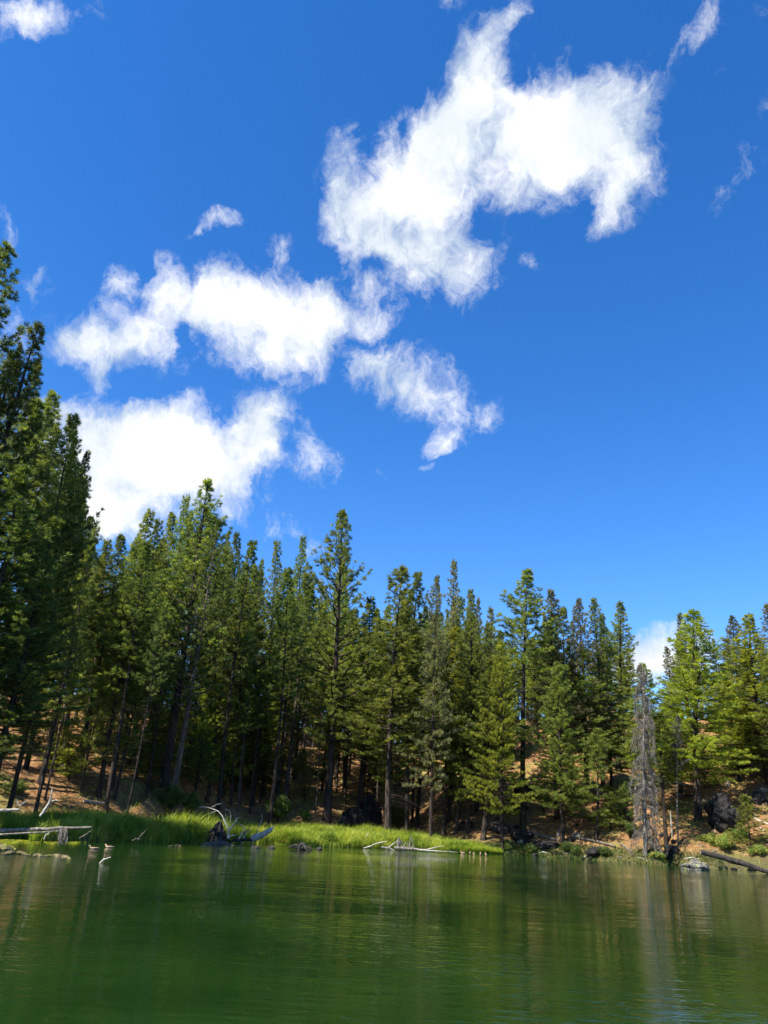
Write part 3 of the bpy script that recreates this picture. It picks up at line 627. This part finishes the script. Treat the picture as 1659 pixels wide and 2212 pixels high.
shrub('shrub', 408, 1762, .8, 1.2, 'shrub', 'smaller green shrub right of the loose dark one', 1700)
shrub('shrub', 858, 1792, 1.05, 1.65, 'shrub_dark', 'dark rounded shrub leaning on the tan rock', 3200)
shrub('shrub', 655, 1778, .55, .9, 'shrub', 'low green shrub at the right foot of the bright one', 900)
shrub('shrub', 1565, 1836, 1.0, .75, 'shrub_yellow', 'wide low yellow-green shrub below the black boulder', 2200)
shrub('shrub', 1530, 1822, .7, .5, 'shrub_yellow', 'small straw-coloured shrub left of the wide yellow-green one', 1100)
shrub('shrub', 1600, 1815, .75, .6, 'shrub', 'green low shrub behind the light green young pine', 1300)
shrub('shrub', 1640, 1850, .7, .5, 'shrub_yellow', 'low dry shrub above the end of the dark leaning log', 1100)
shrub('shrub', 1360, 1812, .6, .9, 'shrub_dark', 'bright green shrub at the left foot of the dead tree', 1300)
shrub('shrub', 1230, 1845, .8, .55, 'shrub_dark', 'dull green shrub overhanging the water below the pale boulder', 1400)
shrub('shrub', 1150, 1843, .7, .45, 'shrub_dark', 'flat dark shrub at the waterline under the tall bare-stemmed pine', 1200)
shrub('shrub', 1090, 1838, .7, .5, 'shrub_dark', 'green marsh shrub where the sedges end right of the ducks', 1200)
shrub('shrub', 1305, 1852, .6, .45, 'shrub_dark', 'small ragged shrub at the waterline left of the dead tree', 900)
shrub('shrub', 1420, 1855, .45, .3, 'shrub_yellow', 'orange-tinged shrub at the waterline right of the dead tree', 900)
shrub('shrub', 30, 1720, .8, .7, 'shrub_dark', 'dark shrub behind the sunlit sedges at the left edge', 1300)

# ------------------------------------------------------------------ rocks
def rock(name, loc, size, mat, label, seed, cat='rock', group=None, cuts=7, rot=0, sub=4, rough=.22, cutd=(.55, .8)):
    bm = bmesh.new(); bmesh.ops.create_icosphere(bm, subdivisions=sub, radius=1.0); rd = random.Random(seed)
    pl = [(Vector((rd.uniform(-1, 1), rd.uniform(-1, 1), rd.uniform(-.4, 1))).normalized(), rd.uniform(*cutd)) for _ in range(cuts)]
    for vt in bm.verts:
        p = vt.co.copy()
        for nrm, d_ in pl:
            q = p.dot(nrm)
            if q > d_: p -= nrm*(q-d_)
        f = noise.fractal(p*1.7+Vector((seed, 0, 0)), 1.0, 2.1, 5)
        p += p.normalized()*f*rough
        vt.co = Vector((p.x*size[0], p.y*size[1], p.z*size[2]))
    me = bpy.data.meshes.new(name); bm.to_mesh(me); bm.free(); me.materials.append(MATS[mat])
    for pg in me.polygons: pg.use_smooth = False
    o = obj(name, me, loc=loc); o.rotation_euler.z = rot; return tag(o, label, cat, group)
def at(u, v, dz=0.): p = hit(u, v); return p+Vector((0, 0, dz))
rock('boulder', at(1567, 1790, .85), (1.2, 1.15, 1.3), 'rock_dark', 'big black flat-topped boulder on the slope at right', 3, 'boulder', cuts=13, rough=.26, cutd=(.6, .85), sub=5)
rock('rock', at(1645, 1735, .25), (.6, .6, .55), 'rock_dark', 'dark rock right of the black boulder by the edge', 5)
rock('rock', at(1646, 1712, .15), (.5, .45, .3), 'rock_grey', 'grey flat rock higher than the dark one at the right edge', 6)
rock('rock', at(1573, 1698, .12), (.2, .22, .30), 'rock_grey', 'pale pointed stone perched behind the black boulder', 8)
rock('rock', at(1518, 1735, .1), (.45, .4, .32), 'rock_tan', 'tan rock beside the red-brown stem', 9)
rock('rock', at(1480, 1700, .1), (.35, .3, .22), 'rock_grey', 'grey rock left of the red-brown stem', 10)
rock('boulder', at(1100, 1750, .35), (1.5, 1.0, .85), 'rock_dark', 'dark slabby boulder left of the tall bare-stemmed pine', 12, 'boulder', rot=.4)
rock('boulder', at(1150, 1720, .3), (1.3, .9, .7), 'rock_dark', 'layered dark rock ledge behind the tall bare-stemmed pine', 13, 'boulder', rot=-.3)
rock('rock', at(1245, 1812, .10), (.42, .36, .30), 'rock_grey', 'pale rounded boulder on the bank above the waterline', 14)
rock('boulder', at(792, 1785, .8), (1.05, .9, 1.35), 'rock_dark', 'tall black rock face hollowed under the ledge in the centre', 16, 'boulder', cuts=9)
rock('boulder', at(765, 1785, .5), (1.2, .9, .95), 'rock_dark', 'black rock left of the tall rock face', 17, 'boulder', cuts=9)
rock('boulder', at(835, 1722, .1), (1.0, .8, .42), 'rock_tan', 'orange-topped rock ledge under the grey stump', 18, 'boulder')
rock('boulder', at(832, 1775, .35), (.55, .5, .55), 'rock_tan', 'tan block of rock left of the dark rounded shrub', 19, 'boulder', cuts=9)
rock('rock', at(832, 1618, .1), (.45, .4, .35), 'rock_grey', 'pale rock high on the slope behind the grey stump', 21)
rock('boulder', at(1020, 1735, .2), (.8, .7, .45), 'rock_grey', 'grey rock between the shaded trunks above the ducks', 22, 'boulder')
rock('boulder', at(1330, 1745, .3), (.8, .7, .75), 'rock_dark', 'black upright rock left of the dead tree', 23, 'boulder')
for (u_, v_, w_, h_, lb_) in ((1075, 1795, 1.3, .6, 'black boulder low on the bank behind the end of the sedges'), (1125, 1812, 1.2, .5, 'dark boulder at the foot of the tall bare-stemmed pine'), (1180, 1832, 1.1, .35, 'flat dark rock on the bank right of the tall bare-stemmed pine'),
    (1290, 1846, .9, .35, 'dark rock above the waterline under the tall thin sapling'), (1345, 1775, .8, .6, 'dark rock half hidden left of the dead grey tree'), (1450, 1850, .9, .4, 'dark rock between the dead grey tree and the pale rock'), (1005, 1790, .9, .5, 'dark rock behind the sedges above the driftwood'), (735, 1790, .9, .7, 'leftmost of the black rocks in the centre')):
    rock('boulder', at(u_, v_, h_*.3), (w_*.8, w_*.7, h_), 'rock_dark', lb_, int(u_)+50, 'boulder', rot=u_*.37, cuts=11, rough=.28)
rock('rock', at(1285, 1770, .1), (.5, .45, .3), 'rock_dark', 'dark rock behind the tall thin sapling', 24)
rrd = random.Random(4)
for i in range(50):
    u = rrd.uniform(1080, 1655); v = rrd.uniform(1620, 1850); p = hit(u, v)
    if p is None or p.z < .1: continue
    s_ = rrd.uniform(.10, .28)
    rock('stone', p+Vector((0, 0, s_*.15)), (s_*rrd.uniform(.8, 1.5), s_, s_*rrd.uniform(.5, .9)), rrd.choice(['rock_grey', 'rock_tan', 'rock_grey', 'rock_dark']), 'small weathered stone half sunk in the orange slope', i+100, 'stone', 'small stones strewn over the slope', sub=2, rot=rrd.uniform(0, 6))
for i in range(24):
    u = rrd.uniform(1085, 1655); sv = np.interp(u, [q[0] for q in SH], [q[1] for q in SH]); p = hit(u, sv-rrd.uniform(-1, 5))
    if p is None: continue
    s_ = rrd.uniform(.10, .24)
    rock('shore_stone', Vector((p.x, p.y, .02+s_*.12)), (s_*rrd.uniform(.9, 1.6), s_, s_*rrd.uniform(.45, .8)), 'rock_dark', 'wet stone lying along the waterline of the rocky bank', i+300, 'stone', 'stones along the rocky waterline', sub=2, rot=rrd.uniform(0, 6))
# mossy mounds and half-sunk logs in the shallows at left
def on_water(u, v, z=0.): d = ray(u, v); return C0+d*((z-CAM_H)/d.z)
def log(name, pts, rad, mat, label, cat='log', sides=9, lump=.10, branches=(), group=None, flat=1.0):
    """pts in world; origin at the first point"""
    o0 = pts[0]; mb = MB(); P_ = [p-o0 for p in pts]; dense = []; dr = []
    n = len(P_)
    for i in range(n-1):
        for j in range(5):
            s = j/5; q = P_[i].lerp(P_[i+1], s)
            if 0 < i+s: q = q+Vector((random.uniform(-1, 1), random.uniform(-1, 1), random.uniform(-1, 1)))*rad[i]*.16
            dense.append(q); dr.append(rad[i]*(1-s)+rad[i+1]*s)
    dense.append(P_[-1]); dr.append(rad[-1]); mb.tube(dense, dr, sides, lump=lump, flat=flat)
    o = obj(name, mb.mesh(name, mat), loc=o0); tag(o, label, cat, group)
    for bp, br in branches:
        bb = MB(); bb.tube([p-o0 for p in bp], br, 5, lump=.08); obj('branch', bb.mesh('branch', mat), o)
    return o
random.seed(12)
YL = 27.0
def PL(*uv, Y=YL): return [P(u, v, Y) for u, v in uv]
log('log', PL((-30, 1795), (60, 1792), (130, 1789), (199, 1787), Y=27.5), [.06, .055, .05, .03], 'driftwood_grey', 'long weathered log lying level along the sedges at left, the upper of two')
log('log', PL((-20, 1804), (50, 1800), (90, 1798), (128, 1795), Y=26.6), [.032, .03, .025, .015], 'driftwood_grey', 'thin pale pole lying just below the long weathered log')
log('branch', PL((-20, 1753), (15, 1750), (42, 1749), Y=27.2), [.06, .05, .04], 'driftwood', 'short pale branch end poking from the sedges at the left edge', 'branch')
log('branch', PL((87, 1763), (97, 1749), (106, 1736), (111, 1720), (113, 1700), Y=26.8), [.035, .045, .04, .03, .012], 'driftwood', 'white bent branch standing up from the sedges at left', 'branch', branches=[(PL((107, 1733), (120, 1728), (128, 1731), Y=26.8), [.02, .012, .006])])
log('branch', PL((36, 1730), (42, 1741), (60, 1728), Y=27.4), [.012, .02, .008], 'driftwood', 'small white forked twig above the sedges at the far left', 'twig')
log('branch', PL((95, 1813), (99, 1804), (107, 1799), Y=26.4), [.02, .018, .01], 'driftwood', 'small curved twig dipping into the water under the long log', 'twig')
log('branch', PL((172, 1810), (185, 1803), (200, 1792), Y=27.8), [.02, .015, .008], 'driftwood_grey', 'thin grey stick slanting in front of the shaded sedge bank', 'stick')
log('branch', PL((298, 1814), (306, 1803), (316, 1793), Y=33), [.02, .018, .010], 'driftwood_grey', 'thin stick rising from the water before the middle of the dark bank', 'stick', branches=[(PL((286, 1816), (294, 1811), (303, 1813), Y=33), [.02, .015, .01])])
p = on_water(212, 1864); log('branch', [p+Vector((-.0, 0, -.05)), P(224, 1857, p.y), P(239, 1852, p.y)], [.018, .022, .012], 'driftwood', 'single pale stick lying alone on open water at left', 'stick')
def shape_log(uvs, rads, label, mat='wood_mossy', name='mossy_log', cat='log', flat=.55):
    ps = [on_water(u, v, 0.0) for u, v in uvs]; y0 = ps[0].y
    return log(name, ps, rads, mat, label, cat, 10, .14, flat=flat)
shape_log([(-25, 1838), (0, 1838), (18, 1836), (31, 1838)], [.20, .30, .22, .04], 'brown mossy hump at the far left edge of the water, behind the longer one', name='mossy_hump', cat='mossy log')
shape_log([(6, 1847), (22, 1844), (45, 1845), (68, 1849)], [.05, .12, .11, .03], 'longer mossy log awash at far left')
shape_log([(90, 1850), (115, 1849), (135, 1850), (152, 1853)], [.03, .09, .09, .03], 'second mossy log awash, right of the longer one')
shape_log([(132, 1856), (143, 1854), (154, 1856)], [.02, .055, .02], 'little mossy lump touching the second mossy log')
shape_log([(72, 1850), (80, 1847), (88, 1850)], [.03, .08, .03], 'small yellowish mossy lump between the two mossy logs')
shape_log([(364, 1828), (376, 1827), (391, 1829)], [.03, .08, .05], 'small moss-topped chunk of wood afloat beyond the ducks at left')
shape_log([(433, 1826), (452, 1822), (478, 1821), (505, 1827)], [.04, .17, .19, .04], 'low brown mound of drowned wood in front of the dark stump', mat='driftwood_grey', name='drowned_wood')
# hanging mat of dead sedge on the poles
mb = MB(); rd = random.Random(3)
for i in range(60):
    u = rd.uniform(128, 145); a = P(u, 1790, 26.5); b = P(u+rd.uniform(-3, 3), rd.uniform(1806, 1828), 26.5+rd.uniform(-.1, .1)); b.z = max(b.z, .0); mb.tube([a, a.lerp(b, .5)+Vector((rd.uniform(-.05, .05), rd.uniform(-.05, .05), 0)), b], [.014, .011, .006], 3, cap=False)
tag(obj('grass_clump', mb.mesh('grass_clump', 'driftwood_grey')), 'straw-coloured clump of dead grass draped over the poles to the water', 'grass clump')

# dark root wad
def root_wad(name, base, r, h, mat, label, seed, n=14, spiky=1.0, col=True):
    rd = random.Random(seed); e = obj(name, None, loc=base); tag(e, label, 'stump')
    mb = MB(); mb.tube([(0, 0, -.2), (0, 0, h*.35), (rd.uniform(-.1, .1), 0, h*.8), (rd.uniform(-.15, .15), 0, h)], [r*.75, r*.55, r*.34, r*.16], 11, lump=.22); obj('trunk', mb.mesh('stump_body', mat), e)
    for i in range(n):
        a = i/n*6.28+rd.uniform(-.2, .2); L = r*rd.uniform(.8, 1.5); z_ = h*rd.uniform(.15, .7); d = Vector((math.cos(a), math.sin(a), 0)); mb = MB()
        mb.tube([(0, 0, z_), tuple(d*L*.55+Vector((0, 0, z_*.8+rd.uniform(-.05, .2)*spiky))), tuple(d*L+Vector((0, 0, max(-.1, z_*.2+rd.uniform(-.3, .35)*spiky))))], [r*.20, r*.12, r*.03], 6, lump=.15); obj('root', mb.mesh('root', mat), e)
    return e
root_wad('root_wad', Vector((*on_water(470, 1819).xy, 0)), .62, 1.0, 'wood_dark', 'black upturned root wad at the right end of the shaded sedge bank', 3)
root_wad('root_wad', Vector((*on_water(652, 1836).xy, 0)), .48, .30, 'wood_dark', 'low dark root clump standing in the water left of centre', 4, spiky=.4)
for uu, vv, lb_ in ((552, 1832, 'small dark lump in the water under the thick broken log'), (587, 1833, 'small dark lump in the water midway to the root clump'), (690, 1836, 'low dark lump in the water just right of the root clump')):
    p = on_water(uu, vv); rock('wood_lump', Vector((p.x, p.y, .02)), (.20, .14, .12), 'wood_dark', lb_, int(uu), 'wood lump', sub=3)
# bleached driftwood bush and sticks
YB = float(on_water(510, 1822).y)+.4
def PB(*uv): return [P(u, v, YB) for u, v in uv]
log('dead_branch', PB((493, 1812), (494, 1793), (488, 1780), (484, 1772), (480, 1762), (471, 1752), (449, 1744), (430, 1743)), [.05, .045, .04, .035, .03, .025, .018, .008], 'driftwood', 'bleached branching limb arching left over the black root wad', 'branch',
    branches=[(PB((494, 1793), (501, 1788), (506, 1778), (513, 1766)), [.045, .045, .04, .022]), (PB((507, 1776), (514, 1773)), [.025, .01]), (PB((511, 1769), (521, 1764)), [.02, .007]),
              (PB((496, 1790), (499, 1762), (496, 1750), (486, 1748)), [.02, .016, .012, .006]), (PB((470, 1751), (456, 1756), (449, 1762)), [.015, .01, .005]), (PB((455, 1745), (470, 1737), (482, 1736)), [.012, .01, .005]), (PB((484, 1772), (489, 1764), (487, 1757)), [.012, .01, .005])])
log('stick', PB((508, 1768), (508, 1757), (506, 1746)), [.014, .012, .005], 'driftwood_grey', 'short upright twig above the bleached limb', 'twig')
log('stick', PB((490, 1809), (500, 1805), (512, 1804)), [.035, .03, .015], 'driftwood', 'short pale stub lying at the foot of the bleached limb', 'stick')
log('stick', PB((512, 1819), (521, 1803), (529, 1791), (527, 1785), (514, 1778)), [.04, .035, .025, .015, .006], 'driftwood', 'leaning bleached stick with a hooked tip right of the bleached limb', 'stick')
log('stick', PB((522, 1822), (528, 1806), (532, 1797), (539, 1791)), [.035, .035, .03, .015], 'driftwood', 'leaning bleached stick nearest the thick broken log', 'stick')
log('log', PB((546, 1811), (558, 1807), (574, 1799), (588, 1791)), [.17, .17, .14, .11], 'driftwood', 'thick broken pale log propped up over the sedges', sides=12, branches=[(PB((584, 1793), (587, 1787), (590, 1783)), [.04, .03, .005]), (PB((588, 1791), (592, 1789), (594, 1788)), [.04, .02, .005])])
log('stick', [p-Vector((0, .5, 0)) for p in PB((547, 1826), (556, 1800), (562, 1785), (569, 1769), (567, 1757))], [.022, .022, .018, .016, .006], 'driftwood', 'tall thin white stick standing crosswise before the thick broken log', 'stick')
log('log', PB((500, 1816), (530, 1814), (552, 1816)), [.07, .08, .05], 'wood_dark', 'dark sunken log under the leaning sticks')
# driftwood root and branches right of centre
p0 = on_water(870, 1838); YD = p0.y
def PD(*uv): return [P(u, v, YD) for u, v in uv]
log('driftwood_branch', PD((785, 1832), (800, 1828), (812, 1822), (836, 1817)), [.02, .03, .028, .012], 'driftwood', 'slender curved branch at the waterline, left end of the driftwood', 'branch')
log('driftwood_branch', PD((835, 1835), (845, 1826), (858, 1816)), [.03, .025, .015], 'driftwood', 'short branch leaning on the driftwood root from the left', 'branch')
log('driftwood_branch', PD((824, 1830), (840, 1832), (852, 1838)), [.05, .06, .04], 'driftwood_grey', 'stout piece of driftwood lying low left of the root', 'branch')
log('driftwood_root', PD((852, 1832), (866, 1832), (878, 1834), (900, 1834)), [.09, .12, .10, .06], 'driftwood_grey', 'tangled pale driftwood root with upright prongs at the waterline right of centre', 'driftwood',
    branches=[(PD((863, 1834), (861, 1820), (862, 1809)), [.09, .13, .04]), (PD((866, 1832), (858, 1816)), [.05, .02]), (PD((862, 1811), (868, 1820), (872, 1832)), [.04, .05, .04]), (PD((872, 1845), (871, 1834), (874, 1826), (880, 1817)), [.05, .09, .05, .015]),
              (PD((886, 1832), (886, 1818), (887, 1809)), [.05, .045, .02]), (PD((887, 1809), (892, 1817), (894, 1832)), [.025, .025, .02]), (PD((886, 1845), (889, 1834), (892, 1828)), [.03, .06, .03]), (PD((858, 1835), (862, 1830), (872, 1830)), [.03, .03, .03]), (PD((878, 1833), (883, 1826), (880, 1819)), [.05, .03, .01])])
log('driftwood_branch', PD((890, 1833), (908, 1836), (932, 1838), (960, 1839), (988, 1841)), [.05, .055, .045, .02, .008], 'driftwood', 'long white limb reaching right from the driftwood root to the ducks', 'branch', branches=[(PD((912, 1837), (935, 1832), (946, 1829), (960, 1827)), [.03, .025, .015, .006])])
log('stick', PD((790, 1806), (796, 1799)), [.02, .012], 'driftwood', 'tiny white twig in the bright sedges left of the rock face', 'twig')

# ------------------------------------------------------------------ right bank wood
ROCKP = on_water(1505, 1879)
rock('lodge_rock', Vector((ROCKP.x, ROCKP.y+.35, .12)), (.78, .55, .36), 'rock_grey', 'pale rounded rock rising from the water at the right bank', 31, 'rock', cuts=5)
log('stick', [P(u, v, ROCKP.y-.1) for u, v in ((1478, 1855), (1495, 1852), (1512, 1856))], [.02, .02, .01], 'driftwood', 'white stick lying over the pale rock in the water', 'stick')
log('log', [P(1515, 1840, ROCKP.y+1.4), P(1580, 1858, ROCKP.y+.9), P(1660, 1884, ROCKP.y-.1)], [.12, .15, .10], 'wood_dark', 'long dark log sliding down into the water at the right edge', sides=11)
log('stick', [at(1377, 1856, .05), at(1388, 1860, .03), at(1400, 1865, .02)], [.03, .03, .02], 'driftwood', 'white stick at the waterline left of the dead tree', 'stick')
def gl(*uv, dz=.06): return [at(u, v, dz) for u, v in uv]
log('log', gl((1630, 1770), (1650, 1779), (1672, 1790)), [.05, .05, .04], 'driftwood', 'upper of two white poles on the sand at the right edge')
log('log', gl((1638, 1787), (1652, 1800)), [.045, .035], 'driftwood', 'lower of two white poles on the sand at the right edge')
log('log', gl((1240, 1812), (1290, 1822), (1330, 1836), dz=.1), [.07, .08, .05], 'driftwood_grey', 'grey fallen log lying down the bank behind the tall thin sapling')
log('log', gl((1340, 1828), (1365, 1845), dz=.08), [.06, .04], 'driftwood_grey', 'short grey log by the foot of the dead tree')
log('log', gl((1140, 1800), (1190, 1815), (1225, 1822), dz=.08), [.08, .08, .05], 'driftwood_grey', 'fallen grey log on the shaded bank below the rock ledge')
log('log', gl((180, 1735), (230, 1742), dz=.08), [.07, .05], 'driftwood', 'pale fallen log on the sunlit patch behind the dark sedge bank')
def stump(u, v, r, h, lean, label, mat='bark_dead'):
    b = at(u, v, -.1); mb = MB(); mb.tube([(0, 0, 0), (0, 0, .12), (lean*h*.5, 0, h*.6), (lean*h, 0, h)], [r*1.5, r*1.05, r*.9, r*.75], 12, lump=.12); e = obj('stump', None, loc=b); tag(e, label, 'stump')
    obj('trunk', mb.mesh('stump_trunk', mat), e)
    mb = MB()
    for i in range(6):
        a = i*1.05; c = Vector((lean*h+math.cos(a)*r*.5, math.sin(a)*r*.5, h-.02)); mb.tube([c, c+Vector((0, 0, random.uniform(.05, .22)))], [r*.25, .01], 5)
    obj('splintered_top', mb.mesh('splintered_top', mat), e)
stump(825, 1697, .22, .75, .35, 'grey leaning stump on the orange ledge')
stump(845, 1683, .2, .8, -.05, 'darker stump just behind the grey leaning one', 'bark')
stump(1578, 1672, .16, .45, 0, 'charred stump high on the sandy slope at right', 'wood_dark')
stump(1205, 1806, .12, .5, .2, 'short grey stump on the bank left of the pale rounded boulder')
# washed-up sticks along the rocky bank
srd = random.Random(31)
for (u, v), lb_ in (((1165, 1848), 'bleached stick on the dark bank under the rock ledge'), ((1215, 1850), 'crooked grey stick at the waterline under the dull green shrub'), ((1262, 1855), 'short pale stick between the wet stones left of the thin sapling'), ((1335, 1858), 'thin pale stick hanging into the water before the short grey log'), ((1455, 1866), 'small white stick at the waterline between the dead tree and the pale rock'), ((1095, 1846), 'dark stick at the waterline right of the row of ducks')):
    p = hit(u, v); a = srd.uniform(-.5, .5); L = srd.uniform(.5, 1.0); p.z += .06
    log('stick', [p, p+Vector((math.cos(a)*L*.5, math.sin(a)*L*.4, .10)), p+Vector((math.cos(a)*L, math.sin(a)*L, .05))], [.03, .026, .012], 'driftwood_grey' if 'dark' in lb_[:4] or 'grey' in lb_ else 'driftwood', lb_, 'stick')
# leaning dead pole
log('dead_pole', [at(1452, 1808), P(1450, 1780, at(1452, 1808).y), P(1448, 1752, at(1452, 1808).y)], [.05, .045, .025], 'driftwood', 'short white dead pole beside the slim dark pine', 'dead tree')

# ------------------------------------------------------------------ the dead grey tree
b = hit(1397, 1850); tp = P(1385, 1428, b.y); H = (tp-b).length; rd = random.Random(8); random.seed(8)
e = obj('dead_tree', None, loc=b-Vector((0, 0, .1))); e.rotation_mode = 'QUATERNION'; e.rotation_quaternion = (tp-b).to_track_quat('Z', 'Y')
tag(e, 'dead grey tree covered in drooping bare twigs, narrow as a column', 'dead tree')
mb = MB(); fs = [i/12 for i in range(13)]; mb.tube([(math.sin(f*5)*.08, math.cos(f*4)*.06, f*H) for f in fs], [.13*(1-f)**.8+.010 for f in fs], 9, lump=.08); obj('trunk', mb.mesh('dead_trunk', 'bark_dead'), e)
for q in range(46):
    mb = MB()
    for _ in range(3):
        f = (q+rd.random())/46; z0_ = (.04+.95*f)*H; a = rd.uniform(0, 6.28); env = .66*(1-f)**.36+.10; L = env*rd.uniform(.7, 1.25)*(1.15 if f < .75 else 1); h_ = Vector((math.cos(a), math.sin(a), 0)); path = []
        for j in range(8):
            s = j/7; path.append(Vector((0, 0, z0_))+h_*L*math.sin(min(s*1.9, 1.57+.0))*(1-.12*s)+Vector((0, 0, .20*L*math.sin(s*2.2)-1.25*L*s*s)))
        mb.tube([tuple(x) for x in path], [.020*(1-.75*j/7) for j in range(8)], 4, cap=False)
        for k in range(66):
            s = rd.uniform(.12, 1); i0 = min(int(s*7), 6); c = path[i0].lerp(path[i0+1], s*7-i0); dd_ = Vector((rd.uniform(-1, 1), rd.uniform(-1, 1), rd.uniform(-1.6, .1)))*rd.uniform(.06, .26)
            mb.tube([tuple(c), tuple(c+dd_*.6+Vector((0, 0, .02))), tuple(c+dd_+Vector((0, 0, -.05)))], [.008, .006, .003], 3, cap=False)
    obj('branch', mb.mesh('dead_branch', 'bark_dead'), e)

# ------------------------------------------------------------------ ducks
def duck(u, v, heading, label, s=1.0, upright=0.0, group=None):
    p = on_water(u, v); e = obj('duck', None, loc=(p.x, p.y, 0)); e.rotation_euler.z = heading; e.scale = (s, s, s*(.62 if s > .65 else 1)); tag(e, label, 'duck', group)
    mb = MB(); path = [(-.27, .085), (-.22, .075), (-.15, .055), (-.06, .045), (.04, .045), (.12, .06), (.165, .095), (.18, .14), (.188, .185), (.20, .215), (.225, .225), (.245, .222)]
    rad = [.008, .035, .068, .088, .092, .078, .055, .036, .032, .040, .034, .018]
    mb.tube([(x, 0, z) for x, z in path], rad, 14); o = obj('body', mb.mesh('duck_body', 'duck_plumage', True), e)
    mb = MB(); mb.tube([(.243, 0, .220), (.275, 0, .212), (.298, 0, .209)], [.015, .014, .008], 8, flat=.55); obj('bill', mb.mesh('duck_bill', 'duck_bill', True), e)
    for sg in (-1, 1):
        mb = MB(); mb.tube([(.06, sg*.075, .085), (-.04, sg*.088, .085), (-.16, sg*.05, .09), (-.24, sg*.015, .10)], [.012, .030, .026, .006], 8); obj('wing', mb.mesh('duck_wing', 'duck_plumage', True), e)
    return e
duck(203, 1834, R_(200), 'duck resting on the water at left, the left one of a pair', .70)
duck(236, 1831, R_(170), 'duck with a warm brown body, right one of the pair at left', .70)
duck(1000, 1844, R_(170), 'duck seen side on, first of the five in a row right of centre', .62, group='row of ducks')
duck(1015, 1845, R_(80), 'duck second from the left in the row of five', .55, group='row of ducks')
duck(1024, 1846.5, R_(110), 'duck in the middle of the row of five', .50, group='row of ducks')
duck(1038, 1847, R_(85), 'duck fourth from the left in the row of five', .62, group='row of ducks')
duck(1050, 1848.5, R_(95), 'duck at the right end of the row of five', .62, group='row of ducks')

print('TRIS', {k: m['n'] for k, m in V.items()})

# pale green water weed floating in the shallows at left
N = 1500; uu = rng.uniform(-10, 185, N); vv = 1814+rng.uniform(0, 9, N)*(.4+.6*np.abs(np.sin(uu*.07)))
pp = np.array([tuple(on_water(a, b, .012)) for a, b in zip(uu, vv)]); pp[:, 2] += rng.uniform(0, .02, N); a = rng.uniform(0, 6.28, N); L = rng.uniform(.02, .06, N)
d = np.stack([np.cos(a)*L, np.sin(a)*L, np.zeros(N)], 1); q_ = np.stack([-np.sin(a)*L*.5, np.cos(a)*L*.5, np.full(N, .008)], 1)
tag(obj('water_weed', mesh_np('water_weed', np.stack([pp-d, pp+q_, pp+d, pp-q_], 1), np.arange(N*4).reshape(-1, 4), np.full(N, 4), 'needles_bright')), 'bright green weed floating in the shallows under the logs at left', kind='stuff')
